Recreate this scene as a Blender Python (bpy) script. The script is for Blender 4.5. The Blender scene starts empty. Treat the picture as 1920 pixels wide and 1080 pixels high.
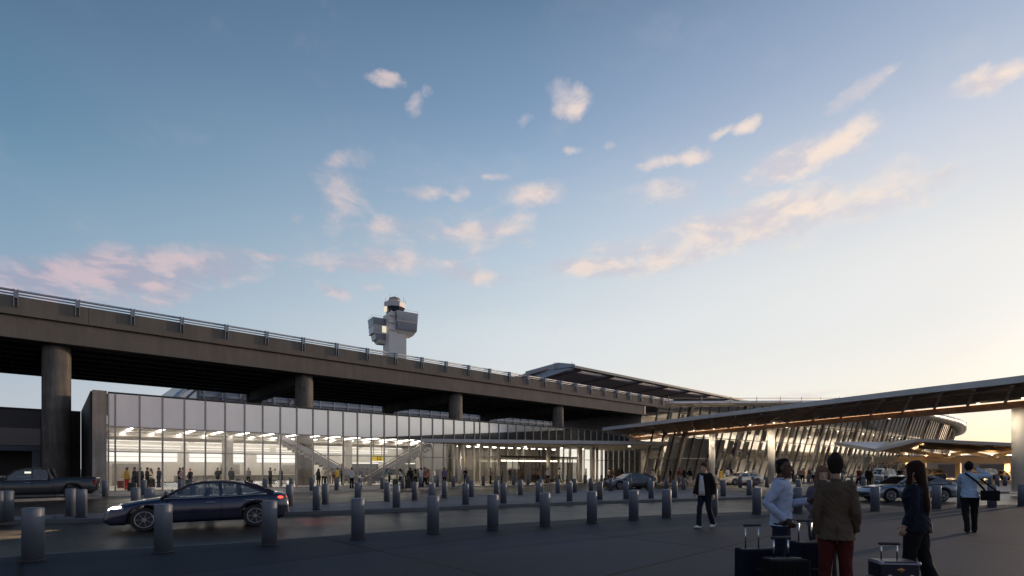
import bpy, bmesh, math, random
from mathutils import Vector, Matrix, Quaternion
random.seed(7)
scene = bpy.context.scene
COL = scene.collection
R_ = math.radians
# ---------------------------------------------------------------- survey of the place
F0, CX, HY, EYE = 960.0, 960.0, 879.0, 1.65
TH = math.atan2(1075.0, 960.0)
S_, C_ = math.sin(TH), math.cos(TH)
RIGHT = Vector((S_, -C_, 0)); FWD = Vector((C_, S_, 0))
ROADZ = -0.13
def cw(X, Z, h=0.0):
    p = RIGHT * X + FWD * Z
    return Vector((p.x, p.y, h))
def gp(px, py, h=0.0):
    Z = F0 * (EYE - h) / (py - HY)
    return cw((px - CX) / F0 * Z, Z, h)
def pz(px, py, Z):
    return cw((px - CX) / F0 * Z, Z, EYE + (HY - py) * Z / F0)
def au(px, d):            # distance along the street of an image column, on the line at lateral distance d
    return d * (1.0 / (2035.0 - px) - 5.175e-4) / 4.62e-4
# ---------------------------------------------------------------- mesh helpers
class MB:
    def __init__(self): self.v = []; self.f = []; self.s = []; self.m = []
    def add(self, vs, fs, smooth=False, mi=0):
        o = len(self.v); self.v += [tuple(p) for p in vs]
        for f in fs: self.f.append([i + o for i in f]); self.s.append(smooth); self.m.append(mi)
        return self
    def box(self, c, size, ax=None, mi=0):
        hx, hy, hz = size[0] / 2, size[1] / 2, size[2] / 2
        if ax is None: ax = (Vector((1, 0, 0)), Vector((0, 1, 0)), Vector((0, 0, 1)))
        c = Vector(c); vs = []
        for sz in (-1, 1):
            for sx, sy in ((-1, -1), (1, -1), (1, 1), (-1, 1)):
                vs.append(c + ax[0] * (sx * hx) + ax[1] * (sy * hy) + ax[2] * (sz * hz))
        return self.add(vs, [(3, 2, 1, 0), (4, 5, 6, 7), (0, 1, 5, 4), (1, 2, 6, 5), (2, 3, 7, 6), (3, 0, 4, 7)], False, mi)
    def bb(self, x0, x1, y0, y1, z0, z1, mi=0):
        return self.box(((x0 + x1) / 2, (y0 + y1) / 2, (z0 + z1) / 2), (abs(x1 - x0), abs(y1 - y0), abs(z1 - z0)), None, mi)
    def beam(self, p, q, w, h, up=Vector((0, 0, 1)), mi=0):
        p, q = Vector(p), Vector(q); d = (q - p); L = d.length; d.normalize()
        s = d.cross(up)
        if s.length < 1e-4: s = Vector((1, 0, 0))
        s.normalize(); u = s.cross(d).normalized()
        return self.box((p + q) / 2, (L, w, h), (d, s, u), mi)
    def prism(self, poly, z0, z1, mi=0):
        n = len(poly)
        a = sum(poly[i][0] * poly[(i + 1) % n][1] - poly[(i + 1) % n][0] * poly[i][1] for i in range(n))
        if a < 0: poly = poly[::-1]
        f0 = z0 if callable(z0) else (lambda p: z0)
        f1 = z1 if callable(z1) else (lambda p: z1)
        vs = [(p[0], p[1], f0(p)) for p in poly] + [(p[0], p[1], f1(p)) for p in poly]
        fs = [tuple(range(n))[::-1], tuple(range(n, 2 * n))] + [(i, (i + 1) % n, (i + 1) % n + n, i + n) for i in range(n)]
        return self.add(vs, fs, False, mi)
    def tube(self, pts, rads, n=10, ref=None, caps=True, smooth=True, mi=0, round_ends=False):
        pts = [Vector(p) for p in pts]
        rads = [(r, r) if not isinstance(r, (tuple, list)) else tuple(r) for r in rads]
        if round_ends:
            d0 = (pts[0] - pts[1]).normalized(); d1 = (pts[-1] - pts[-2]).normalized()
            r0, r1 = rads[0], rads[-1]
            e0 = [(pts[0] + d0 * (min(r0) * k), (r0[0] * q, r0[1] * q)) for k, q in ((.96, .28), (.75, .66), (.4, .92))]
            e1 = [(pts[-1] + d1 * (min(r1) * k), (r1[0] * q, r1[1] * q)) for k, q in ((.4, .92), (.75, .66), (.96, .28))]
            pts = [e[0] for e in e0] + pts + [e[0] for e in e1]
            rads = [e[1] for e in e0] + rads + [e[1] for e in e1]
        vs, fs = [], []
        N = len(pts)
        s = None
        for i, p in enumerate(pts):
            if i == 0: d = pts[1] - pts[0]
            elif i == N - 1: d = pts[-1] - pts[-2]
            else: d = (pts[i + 1] - pts[i]).normalized() + (pts[i] - pts[i - 1]).normalized()
            d.normalize()
            r = ref if ref is not None else (s if s is not None else (Vector((1, 0, 0)) if abs(d.x) < .8 else Vector((0, 1, 0))))
            s = (r - d * r.dot(d))
            if s.length < 1e-5: s = d.orthogonal()
            s.normalize(); u = d.cross(s)
            for k in range(n):
                a = 2 * math.pi * k / n
                vs.append(p + s * (math.cos(a) * rads[i][0]) + u * (math.sin(a) * rads[i][1]))
        for i in range(N - 1):
            for k in range(n):
                k2 = (k + 1) % n
                fs.append((i * n + k, i * n + k2, (i + 1) * n + k2, (i + 1) * n + k))
        self.add(vs, fs, smooth, mi)
        if caps:
            o = len(self.v) - len(vs)
            self.f.append([o + k for k in range(n)][::-1]); self.s.append(False); self.m.append(mi)
            self.f.append([o + (N - 1) * n + k for k in range(n)]); self.s.append(False); self.m.append(mi)
        return self
    def ball(self, c, r, n=12, mi=0):
        c = Vector(c); rx, ry, rz = (r, r, r) if not isinstance(r, (tuple, list)) else r
        m = n // 2 + 1
        vs = [c + Vector((0, 0, -rz))]
        for j in range(1, m):
            t = -math.pi / 2 + math.pi * j / m
            for k in range(n):
                a = 2 * math.pi * k / n
                vs.append(c + Vector((math.cos(t) * math.cos(a) * rx, math.cos(t) * math.sin(a) * ry, math.sin(t) * rz)))
        vs.append(c + Vector((0, 0, rz)))
        fs = []
        for k in range(n):
            fs.append((0, 1 + (k + 1) % n, 1 + k))
            fs.append((len(vs) - 1, 1 + (m - 2) * n + k, 1 + (m - 2) * n + (k + 1) % n))
        for j in range(m - 2):
            for k in range(n):
                k2 = (k + 1) % n
                fs.append((1 + j * n + k, 1 + j * n + k2, 1 + (j + 1) * n + k2, 1 + (j + 1) * n + k))
        return self.add(vs, fs, True, mi)
    def mesh(self, name):
        me = bpy.data.meshes.new(name)
        me.from_pydata([tuple(p) for p in self.v], [], self.f)
        me.polygons.foreach_set('use_smooth', self.s)
        me.polygons.foreach_set('material_index', self.m)
        me.update()
        return me
    def build(self, name, mat, parent=None, origin=None):
        if origin is not None:
            o = Vector(origin); self.v = [tuple(Vector(p) - o) for p in self.v]
        me = self.mesh(name)
        for mm in (mat if isinstance(mat, (list, tuple)) else [mat]): me.materials.append(mm)
        ob = bpy.data.objects.new(name, me); COL.objects.link(ob)
        if origin is not None: ob.location = origin
        if parent: ob.parent = parent
        return ob
def bevel_mod(ob, w, seg=2):
    m = ob.modifiers.new('bevel', 'BEVEL'); m.width = w; m.segments = seg; m.limit_method = 'ANGLE'; m.angle_limit = R_(40)
    return ob
def tag(o, label=None, cat=None, group=None, kind=None):
    if label: o['label'] = label
    if cat: o['category'] = cat
    if group: o['group'] = group
    if kind: o['kind'] = kind
    return o
def empty(name, loc=(0, 0, 0), rz=0.0, label=None, cat=None, group=None):
    o = bpy.data.objects.new(name, None); COL.objects.link(o)
    o.location = loc; o.rotation_euler = (0, 0, rz); o.empty_display_size = .3
    return tag(o, label, cat, group)
KIDS = {}
def copy_tree(o, parent=None):
    c = o.copy(); COL.objects.link(c)
    if parent: c.parent = parent
    for ch in [k for k in bpy.data.objects if k.parent == o]: copy_tree(ch, c)
    return c
# ---------------------------------------------------------------- materials
MATS = {}
def sl(c):
    return tuple((x / 255.0 / 12.92) if x / 255.0 <= .04045 else ((x / 255.0 + .055) / 1.055) ** 2.4 for x in c)
def mat(name, col, rough=.6, metal=0.0, var=0.0, vscale=2.0, bump=0.0, bscale=20.0, spec=.5, emit=None, estr=0.0, coat=0.0, col2=None, rvar=0.0):
    if name in MATS: return MATS[name]
    m = bpy.data.materials.new(name); m.use_nodes = True; nt = m.node_tree; b = nt.nodes['Principled BSDF']
    b.inputs['Base Color'].default_value = (*col, 1); b.inputs['Roughness'].default_value = rough
    b.inputs['Metallic'].default_value = metal; b.inputs['Specular IOR Level'].default_value = spec
    b.inputs['Coat Weight'].default_value = coat
    L = nt.links
    if var > 0 or col2 or bump > 0 or rvar > 0:
        tc = nt.nodes.new('ShaderNodeTexCoord')
        n = nt.nodes.new('ShaderNodeTexNoise'); n.inputs['Scale'].default_value = vscale; n.inputs['Detail'].default_value = 7
        n.inputs['Roughness'].default_value = .62
        L.new(tc.outputs['Object'], n.inputs['Vector'])
        if var > 0 or col2:
            r = nt.nodes.new('ShaderNodeValToRGB')
            c2 = col2 if col2 else tuple(x * (1 + var) for x in col)
            c1 = col if col2 else tuple(x * (1 - var) for x in col)
            r.color_ramp.elements[0].position = .32; r.color_ramp.elements[1].position = .68
            r.color_ramp.elements[0].color = (*c1, 1); r.color_ramp.elements[1].color = (*c2, 1)
            L.new(n.outputs['Fac'], r.inputs['Fac']); L.new(r.outputs['Color'], b.inputs['Base Color'])
        if rvar > 0:
            mr = nt.nodes.new('ShaderNodeMapRange'); mr.inputs['From Min'].default_value = .3; mr.inputs['From Max'].default_value = .7
            mr.inputs['To Min'].default_value = max(.03, rough - rvar); mr.inputs['To Max'].default_value = rough + rvar
            L.new(n.outputs['Fac'], mr.inputs['Value']); L.new(mr.outputs['Result'], b.inputs['Roughness'])
        if bump > 0:
            n2 = nt.nodes.new('ShaderNodeTexNoise'); n2.inputs['Scale'].default_value = bscale; n2.inputs['Detail'].default_value = 5
            L.new(tc.outputs['Object'], n2.inputs['Vector'])
            bp = nt.nodes.new('ShaderNodeBump'); bp.inputs['Strength'].default_value = bump; bp.inputs['Distance'].default_value = .02
            L.new(n2.outputs['Fac'], bp.inputs['Height']); L.new(bp.outputs['Normal'], b.inputs['Normal'])
    if emit:
        b.inputs['Emission Color'].default_value = (*emit, 1); b.inputs['Emission Strength'].default_value = estr
    MATS[name] = m
    return m
def glass(name, tint=(.95, .97, .97), refl=.12, rough=.02, gcol=(1, 1, 1), cap=.9):
    """thin sheet glass: see-through, reflecting more at grazing angles"""
    if name in MATS: return MATS[name]
    m = bpy.data.materials.new(name); m.use_nodes = True; nt = m.node_tree; nt.nodes.clear(); L = nt.links
    out = nt.nodes.new('ShaderNodeOutputMaterial'); mix = nt.nodes.new('ShaderNodeMixShader')
    t = nt.nodes.new('ShaderNodeBsdfTransparent'); t.inputs['Color'].default_value = (*tint, 1)
    g = nt.nodes.new('ShaderNodeBsdfGlossy'); g.inputs['Roughness'].default_value = rough; g.inputs['Color'].default_value = (*gcol, 1)
    lw = nt.nodes.new('ShaderNodeFresnel'); lw.inputs['IOR'].default_value = 1.5
    mr = nt.nodes.new('ShaderNodeMapRange'); mr.inputs['From Max'].default_value = 1; mr.inputs['To Min'].default_value = refl
    mr.inputs['To Max'].default_value = cap
    L.new(lw.outputs['Fac'], mr.inputs['Value']); L.new(mr.outputs['Result'], mix.inputs['Fac'])
    L.new(t.outputs[0], mix.inputs[1]); L.new(g.outputs[0], mix.inputs[2]); L.new(mix.outputs[0], out.inputs['Surface'])
    MATS[name] = m
    return m
def emis(name, col, s):
    if name in MATS: return MATS[name]
    m = bpy.data.materials.new(name); m.use_nodes = True; nt = m.node_tree; nt.nodes.clear()
    e = nt.nodes.new('ShaderNodeEmission'); e.inputs['Color'].default_value = (*col, 1); e.inputs['Strength'].default_value = s
    o = nt.nodes.new('ShaderNodeOutputMaterial'); nt.links.new(e.outputs[0], o.inputs['Surface'])
    MATS[name] = m
    return m
def concrete(name, c1, c2, streak=.35, rough=.85, joint=0.0):
    """cast concrete with blotches, board marks and rain streaks that run down"""
    if name in MATS: return MATS[name]
    m = mat(name, c1, rough, col2=c2, vscale=.45, bump=.35, bscale=9)
    nt = m.node_tree; L = nt.links; b = nt.nodes['Principled BSDF']
    src = b.inputs['Base Color'].links[0].from_socket
    tc = [n for n in nt.nodes if n.type == 'TEX_COORD'][0]
    mp = nt.nodes.new('ShaderNodeMapping'); mp.inputs['Scale'].default_value = (1.6, 1.6, .12)
    L.new(tc.outputs['Object'], mp.inputs['Vector'])
    n = nt.nodes.new('ShaderNodeTexNoise'); n.inputs['Scale'].default_value = 1.5; n.inputs['Detail'].default_value = 8
    n.inputs['Roughness'].default_value = .75
    L.new(mp.outputs[0], n.inputs['Vector'])
    mr = nt.nodes.new('ShaderNodeMapRange'); mr.inputs['From Min'].default_value = .35; mr.inputs['From Max'].default_value = .65
    mr.inputs['To Min'].default_value = 1 - streak; mr.inputs['To Max'].default_value = 1 + streak * .5
    L.new(n.outputs['Fac'], mr.inputs['Value'])
    mx = nt.nodes.new('ShaderNodeVectorMath'); mx.operation = 'SCALE'
    L.new(src, mx.inputs[0]); L.new(mr.outputs[0], mx.inputs['Scale']); L.new(mx.outputs[0], b.inputs['Base Color'])
    return m
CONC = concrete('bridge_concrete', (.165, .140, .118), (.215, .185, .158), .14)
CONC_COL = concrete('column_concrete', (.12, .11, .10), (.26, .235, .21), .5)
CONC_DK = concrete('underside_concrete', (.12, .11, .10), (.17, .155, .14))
WALLST = concrete('stone_wall', (.30, .25, .21), (.44, .37, .32), .3)
DARKWALL = mat('dark_cladding', (.035, .036, .042), .6, var=.2, vscale=.6)
STEELBLU = mat('galvanised_rail', (.40, .44, .50), .5, .5, var=.12, vscale=4)
FRAME = mat('mullion_metal', (.33, .30, .29), .38, .6, var=.1)
FRAMEL = mat('mullion_light', (.42, .39, .35), .45, .3, var=.1)
FRAMED = mat('mullion_dark', (.075, .07, .066), .45, .4, var=.1)
BOLLM = mat('brushed_steel', (.135, .155, .195), .52, .35, var=.06, vscale=3, rvar=.05)
WHITEP = mat('white_paint', (.66, .63, .58), .5, var=.05, vscale=1.2)
COLP = mat('column_paint', (.78, .74, .67), .5, var=.05, vscale=1.5)
LOBW = mat('lobby_wall', (.72, .69, .65), .7, var=.04)
LOBG = mat('lobby_grey', (.34, .32, .30), .6, var=.12)
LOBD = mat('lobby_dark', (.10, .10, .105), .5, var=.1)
LOBF = mat('lobby_floor', (.68, .65, .60), .28, var=.05, vscale=1)
SOFF = mat('soffit', (.46, .42, .36), .6, var=.08)
FASC = mat('fascia_metal', (.55, .54, .54), .42, .35, var=.08)
GLASSL = glass('lobby_glass', (.94, .95, .93), .05, .015)
GLASSD = glass('dark_glass', (.22, .23, .25), .12, .03)
CARGL = glass('car_glass', (.50, .54, .57), .07, .02)
RUBBER = mat('rubber', (.02, .02, .022), .8)
BLACKP = mat('black_plastic', (.015, .015, .017), .45)
ALU = mat('aluminium', (.62, .63, .65), .25, 1.0)
SKIN = {'dark': mat('skin_dark', (.075, .038, .024), .5, var=.1, vscale=8), 'light': mat('skin_light', (.50, .30, .22), .5, var=.06, vscale=8), 'mid': mat('skin_mid', (.30, .17, .11), .5, var=.08, vscale=8)}
def cloth(name, c, v=.12): return mat('cloth_' + name, c, .85, var=v, vscale=9, bump=.25, bscale=45, spec=.2)
# ---------------------------------------------------------------- camera
cam = bpy.data.cameras.new('camera'); camo = bpy.data.objects.new('camera', cam); COL.objects.link(camo)
cam.lens = 18.0; cam.sensor_width = 36.0; cam.shift_y = (HY - 540.0) / 1920.0; cam.clip_end = 6000; cam.clip_start = .05
camo.location = (0, 0, EYE)
camo.rotation_euler = (R_(90), 0, math.atan2(FWD.y, FWD.x) - R_(90))
scene.camera = camo
# ---------------------------------------------------------------- sky
def sdir(px, py):
    return (RIGHT * ((px - CX) / F0) + FWD + Vector((0, 0, (HY - py) / F0))).normalized()
SUN_AZ = R_(-9.0)      # measured from the street axis; a little behind the plane of the bridge parapet
SUN_EL = R_(5.0)
sunv = Vector((math.cos(SUN_AZ), math.sin(SUN_AZ), 0))
w = bpy.data.worlds.new('World'); scene.world = w; w.use_nodes = True
nt = w.node_tree; nt.nodes.clear(); L = nt.links
N = nt.nodes.new
def math_(op, a, b=None, c=None, clamp=False):
    n = N('ShaderNodeMath'); n.operation = op; n.use_clamp = clamp
    for i, x in enumerate((a, b, c)):
        if x is None: continue
        if isinstance(x, (int, float)): n.inputs[i].default_value = x
        else: L.new(x, n.inputs[i])
    return n.outputs[0]
def dot_(vec, c):
    n = N('ShaderNodeVectorMath'); n.operation = 'DOT_PRODUCT'; L.new(vec, n.inputs[0]); n.inputs[1].default_value = tuple(c); return n.outputs['Value']
def mr_(v, a, b, c=0.0, d=1.0, smooth=True):
    n = N('ShaderNodeMapRange'); n.interpolation_type = 'SMOOTHSTEP' if smooth else 'LINEAR'
    L.new(v, n.inputs['Value']); n.inputs['From Min'].default_value = a; n.inputs['From Max'].default_value = b
    n.inputs['To Min'].default_value = c; n.inputs['To Max'].default_value = d; return n.outputs['Result']
def mixc(fac, a, b):
    n = N('ShaderNodeMix'); n.data_type = 'RGBA'
    if isinstance(fac, (int, float)): n.inputs[0].default_value = fac
    else: L.new(fac, n.inputs[0])
    for i, x in ((6, a), (7, b)):
        if isinstance(x, tuple): n.inputs[i].default_value = (*x, 1)
        else: L.new(x, n.inputs[i])
    return n.outputs[2]
tc = N('ShaderNodeTexCoord'); D = tc.outputs['Generated']
sx = N('ShaderNodeSeparateXYZ'); L.new(D, sx.inputs[0])
zz = sx.outputs['Z']
def ramp(stops, fac):
    n = N('ShaderNodeValToRGB'); cr = n.color_ramp; cr.interpolation = 'CARDINAL'
    while len(cr.elements) < len(stops): cr.elements.new(.5)
    for e, (p, c) in zip(cr.elements, stops): e.position = p; e.color = (*sl(c), 1)
    L.new(fac, n.inputs['Fac']); return n.outputs['Color']
elev = math_('MULTIPLY', math_('ARCSINE', zz), 2.0 / math.pi)     # 0 horizon .. 1 zenith
E = lambda deg: deg / 90.0
ra = ramp([(0, (190, 197, 206)), (E(6), (184, 194, 205)), (E(12), (160, 180, 199)), (E(24), (114, 149, 176)), (E(34), (88, 119, 150)), (E(48), (62, 92, 126)), (1, (44, 70, 104))], elev)
rc = ramp([(0, (236, 233, 226)), (E(10), (225, 229, 230)), (E(17), (207, 218, 226)), (E(31), (150, 175, 202)), (E(42), (102, 130, 162)), (E(55), (66, 96, 132)), (1, (44, 70, 104))], elev)
rs = ramp([(0, (255, 240, 198)), (E(4), (253, 245, 226)), (E(12), (240, 239, 236)), (E(20), (231, 232, 233)), (E(30), (188, 199, 218)), (E(42), (124, 146, 176)), (1, (44, 70, 104))], elev)
hl = math_('SQRT', math_('MAXIMUM', math_('SUBTRACT', 1.0, math_('MULTIPLY', zz, zz)), 1e-4))
ca = math_('DIVIDE', dot_(D, sunv), hl)
base = mixc(mr_(ca, -.2, .56, smooth=False), ra, rc)
base = mixc(mr_(ca, .56, .97, smooth=False), base, rs)
back = ramp([(0, (150, 150, 160)), (E(6), (176, 168, 172)), (E(14), (184, 180, 186)), (E(25), (140, 156, 182)), (E(45), (80, 104, 140)), (1, (44, 70, 104))], elev)
bf = mr_(dot_(D, FWD), .15, -.45)
base = mixc(math_('MULTIPLY', bf, mr_(ca, .7, .2)), base, back)
# glow over the sunset
sd = Vector((math.cos(SUN_AZ) * math.cos(SUN_EL), math.sin(SUN_AZ) * math.cos(SUN_EL), math.sin(SUN_EL)))
gl = math_('POWER', math_('MAXIMUM', dot_(D, sd), 0.0), 80.0)
glc = N('ShaderNodeVectorMath'); glc.operation = 'SCALE'; glc.inputs[0].default_value = (.6, .48, .30); L.new(gl, glc.inputs['Scale'])
# clouds, each a ragged patch at its own place on the sky dome: x, y, long, short, tilt, density
CL = [(720,149,30,17,-8,.62),(775,195,28,24,0,.5),(800,172,14,18,0,.4),(1075,190,54,40,-15,.72),(1092,200,30,28,0,.7),(980,221,22,13,0,.36),(1078,284,26,11,5,.5),(1147,283,16,10,0,.3),
 (1610,170,90,24,27,.72),(1675,130,20,10,30,.4),(1860,148,105,32,22,.8),(1400,238,36,20,20,.68),(1350,250,34,11,30,.42),(1300,292,40,21,12,.66),(1235,312,54,15,12,.58),
 (1540,283,175,42,22,.78),(1235,372,90,32,0,.46),(1375,354,20,14,0,.3),(1390,428,430,58,13,.66),(1150,497,150,30,4,.66),(1330,430,90,36,20,.5),(1600,370,170,30,8,.5),
 (660,303,62,24,8,.46),(795,352,84,18,0,.5),(872,358,26,18,0,.42),(935,330,24,11,0,.46),(990,370,70,32,0,.62),(650,385,60,40,-25,.34),(900,430,130,28,6,.66),(745,432,64,34,0,.4),
 (700,488,150,26,-3,.66),(500,481,50,11,0,.5),(880,515,100,24,-10,.52),(625,546,36,17,-20,.4),(565,404,20,10,0,.3),(250,512,330,60,3,.85),(320,560,160,16,10,.42),(90,520,190,34,8,.6),(700,540,20,9,0,.3),
 (1630,738,90,12,0,.30),(1480,745,120,14,4,.24),(240,480,190,26,6,.4),(830,440,250,50,4,.34),(150,565,260,40,0,.45),(640,345,60,50,-30,.2)]
wn = N('ShaderNodeTexNoise'); wn.inputs['Scale'].default_value = 9.0; wn.inputs['Detail'].default_value = 5; wn.inputs['Roughness'].default_value = .6
L.new(D, wn.inputs['Vector'])
w1 = N('ShaderNodeVectorMath'); w1.operation = 'SUBTRACT'; L.new(wn.outputs['Color'], w1.inputs[0]); w1.inputs[1].default_value = (.5, .5, .5)
w2 = N('ShaderNodeVectorMath'); w2.operation = 'MULTIPLY'; L.new(w1.outputs[0], w2.inputs[0]); w2.inputs[1].default_value = (.085, .085, .05)
w3 = N('ShaderNodeVectorMath'); w3.operation = 'ADD'; L.new(w2.outputs[0], w3.inputs[0]); L.new(D, w3.inputs[1]); DW = w3.outputs[0]
cov = None
for (px, py, a, b, r, op) in CL:
    d = sdir(px, py); cr_, sr = math.cos(R_(r)), math.sin(R_(r))
    va = sdir(px + a * cr_, py - a * sr) - sdir(px - a * cr_, py + a * sr); vb = sdir(px - b * sr, py - b * cr_) - sdir(px + b * sr, py + b * cr_)
    la, lb = va.length / 2, vb.length / 2; va.normalize(); vb = (vb - va * vb.dot(va)).normalized()
    nn = va.cross(vb)
    if nn.dot(d) < 0: nn = -nn
    va = (va - nn * 0)
    xa = math_('SUBTRACT', dot_(DW, va / la), d.dot(va) / la); xb = math_('SUBTRACT', dot_(DW, vb / lb), d.dot(vb) / lb)
    r2 = math_('ADD', math_('MULTIPLY', xa, xa), math_('MULTIPLY', xb, xb))
    op += .15; v = math_('MULTIPLY_ADD', r2, -op, op)
    cov = v if cov is None else math_('MAXIMUM', cov, v)
# project the dome on a high flat layer so that the texture stretches towards the horizon
zc = math_('ADD', math_('MAXIMUM', zz, 0.0), .16)
pr = N('ShaderNodeCombineXYZ'); L.new(math_('DIVIDE', sx.outputs['X'], zc), pr.inputs[0]); L.new(math_('DIVIDE', sx.outputs['Y'], zc), pr.inputs[1])
ns = N('ShaderNodeTexNoise'); ns.inputs['Scale'].default_value = 4.2; ns.inputs['Detail'].default_value = 9; ns.inputs['Roughness'].default_value = .58; ns.inputs['Distortion'].default_value = .35
L.new(pr.outputs[0], ns.inputs['Vector'])
ns2 = N('ShaderNodeTexNoise'); ns2.inputs['Scale'].default_value = 15; ns2.inputs['Detail'].default_value = 8; ns2.inputs['Roughness'].default_value = .62; ns2.inputs['Distortion'].default_value = .4
st = N('ShaderNodeVectorMath'); st.operation = 'MULTIPLY'; L.new(D, st.inputs[0]); st.inputs[1].default_value = (1, 1, 1.9); L.new(st.outputs[0], ns2.inputs['Vector'])
nv = math_('ADD', math_('MULTIPLY', math_('SUBTRACT', ns.outputs['Fac'], .5), .4), math_('MULTIPLY', math_('SUBTRACT', ns2.outputs['Fac'], .5), 1.8))
cov = math_('MAXIMUM', cov, -1.0)
den = math_('ADD', cov, nv)
dens = mr_(den, -.06, 1.15)
# wisps everywhere, faint
wis = math_('MULTIPLY', mr_(ns.outputs['Fac'], .52, .75), .10)
dens = math_('MULTIPLY', math_('ADD', dens, wis, clamp=True), mr_(zz, .0, .06))
dens = math_('MULTIPLY', dens, .92)
off = N('ShaderNodeVectorMath'); off.operation = 'ADD'; L.new(pr.outputs[0], off.inputs[0]); off.inputs[1].default_value = (sunv.x * .07, sunv.y * .07, 0)
ns3 = N('ShaderNodeTexNoise'); ns3.inputs['Scale'].default_value = 4.2; ns3.inputs['Detail'].default_value = 6; ns3.inputs['Roughness'].default_value = .58; ns3.inputs['Distortion'].default_value = .35
L.new(off.outputs[0], ns3.inputs['Vector'])
lit_ = mr_(math_('ADD', math_('SUBTRACT', ns.outputs['Fac'], ns3.outputs['Fac']), math_('MULTIPLY', math_('SUBTRACT', ns2.outputs['Fac'], .5), .35)), -.09, .11)
dark_ = mixc(mr_(ca, -.2, .9, smooth=False), sl((164, 164, 186)), sl((216, 208, 214)))
lite_ = mixc(mr_(ca, -.2, .9, smooth=False), sl((206, 186, 196)), sl((252, 232, 216)))
ccol = mixc(lit_, dark_, lite_)
base = mixc(dens, base, ccol)
add = N('ShaderNodeVectorMath'); add.operation = 'ADD'; L.new(base, add.inputs[0]); L.new(glc.outputs[0], add.inputs[1])
sky = N('ShaderNodeTexSky'); sky.sky_type = 'NISHITA'; sky.sun_disc = False; sky.sun_elevation = SUN_EL
sky.sun_rotation = math.pi / 2 - SUN_AZ
bg1 = N('ShaderNodeBackground'); L.new(add.outputs[0], bg1.inputs['Color']); bg1.inputs['Strength'].default_value = 1.07
bg2 = N('ShaderNodeBackground'); L.new(sky.outputs[0], bg2.inputs['Color']); bg2.inputs['Strength'].default_value = .06
mxs = N('ShaderNodeMixShader'); mxs.inputs[0].default_value = .1
L.new(bg1.outputs[0], mxs.inputs[1]); L.new(bg2.outputs[0], mxs.inputs[2])
wo = N('ShaderNodeOutputWorld'); L.new(mxs.outputs[0], wo.inputs['Surface'])
w.cycles.sampling_method = 'MANUAL'; w.cycles.sample_map_resolution = 512
sun = bpy.data.lights.new('sun', 'SUN'); sun.energy = 1.7; sun.angle = R_(1.5); sun.color = (1, .70, .46)
suno = bpy.data.objects.new('sun', sun); COL.objects.link(suno); suno.rotation_euler = (-sd).to_track_quat('-Z', 'Y').to_euler()
suno.location = (40, -40, 60)
scene.view_settings.view_transform = 'Standard'; scene.view_settings.look = 'None'
scene.view_settings.exposure = 0; scene.view_settings.gamma = 1
scene.render.engine = 'CYCLES'
scene.cycles.use_denoising = True
scene.cycles.max_bounces = 8; scene.cycles.diffuse_bounces = 4; scene.cycles.glossy_bounces = 4; scene.cycles.transparent_max_bounces = 24
scene.cycles.sample_clamp_indirect = 4.0; scene.cycles.caustics_reflective = False; scene.cycles.caustics_refractive = False
# ---------------------------------------------------------------- ground
def ground_mat(name, c1, c2, rough, rv, scale, bump, speck=.35, joint=None, jang=0.0):
    m = mat(name, c1, rough, col2=c2, vscale=scale, bump=bump, bscale=60, rvar=rv)
    nt = m.node_tree; L = nt.links; b = nt.nodes['Principled BSDF']
    tc = [n for n in nt.nodes if n.type == 'TEX_COORD'][0]
    src = b.inputs['Base Color'].links[0].from_socket
    n = nt.nodes.new('ShaderNodeTexNoise'); n.inputs['Scale'].default_value = 35; n.inputs['Detail'].default_value = 3
    L.new(tc.outputs['Object'], n.inputs['Vector'])
    mr = nt.nodes.new('ShaderNodeMapRange'); mr.inputs['From Min'].default_value = .3; mr.inputs['From Max'].default_value = .7
    mr.inputs['To Min'].default_value = 1 - speck; mr.inputs['To Max'].default_value = 1 + speck
    L.new(n.outputs['Fac'], mr.inputs['Value'])
    sc = nt.nodes.new('ShaderNodeVectorMath'); sc.operation = 'SCALE'; L.new(src, sc.inputs[0]); L.new(mr.outputs[0], sc.inputs['Scale'])
    out = sc.outputs[0]
    if joint:
        mp = nt.nodes.new('ShaderNodeMapping'); mp.inputs['Rotation'].default_value = (0, 0, jang)
        L.new(tc.outputs['Object'], mp.inputs['Vector'])
        br = nt.nodes.new('ShaderNodeTexBrick'); br.offset = 0.0; br.inputs['Scale'].default_value = 1.0
        br.inputs['Brick Width'].default_value = joint; br.inputs['Row Height'].default_value = joint * .9
        br.inputs['Mortar Size'].default_value = .045; br.inputs['Mortar Smooth'].default_value = .1
        br.inputs['Color1'].default_value = (1.3, 1.3, 1.3, 1); br.inputs['Color2'].default_value = (.74, .74, .74, 1); br.inputs['Mortar'].default_value = (.25, .25, .25, 1)
        L.new(mp.outputs[0], br.inputs['Vector'])
        mu = nt.nodes.new('ShaderNodeVectorMath'); mu.operation = 'MULTIPLY'; L.new(out, mu.inputs[0]); L.new(br.outputs['Color'], mu.inputs[1]); out = mu.outputs[0]
    L.new(out, b.inputs['Base Color'])
    return m
ASPH = ground_mat('asphalt', (.014, .0110, .0088), (.023, .0182, .0145), .36, .08, .35, .35, .5)
ASPH.node_tree.nodes['Principled BSDF'].inputs['Specular IOR Level'].default_value = .22
a_, b_ = gp(1010, 1069), gp(1410, 989)
JANG = -math.atan2((b_ - a_).y, (b_ - a_).x)
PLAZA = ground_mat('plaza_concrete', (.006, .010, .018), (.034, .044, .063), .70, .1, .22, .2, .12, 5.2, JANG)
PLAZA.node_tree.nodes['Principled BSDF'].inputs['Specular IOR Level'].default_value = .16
ISLM = ground_mat('island_concrete', (.058, .060, .075), (.088, .089, .104), .55, .12, .5, .25, .14, 3.4, 0.0)
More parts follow.
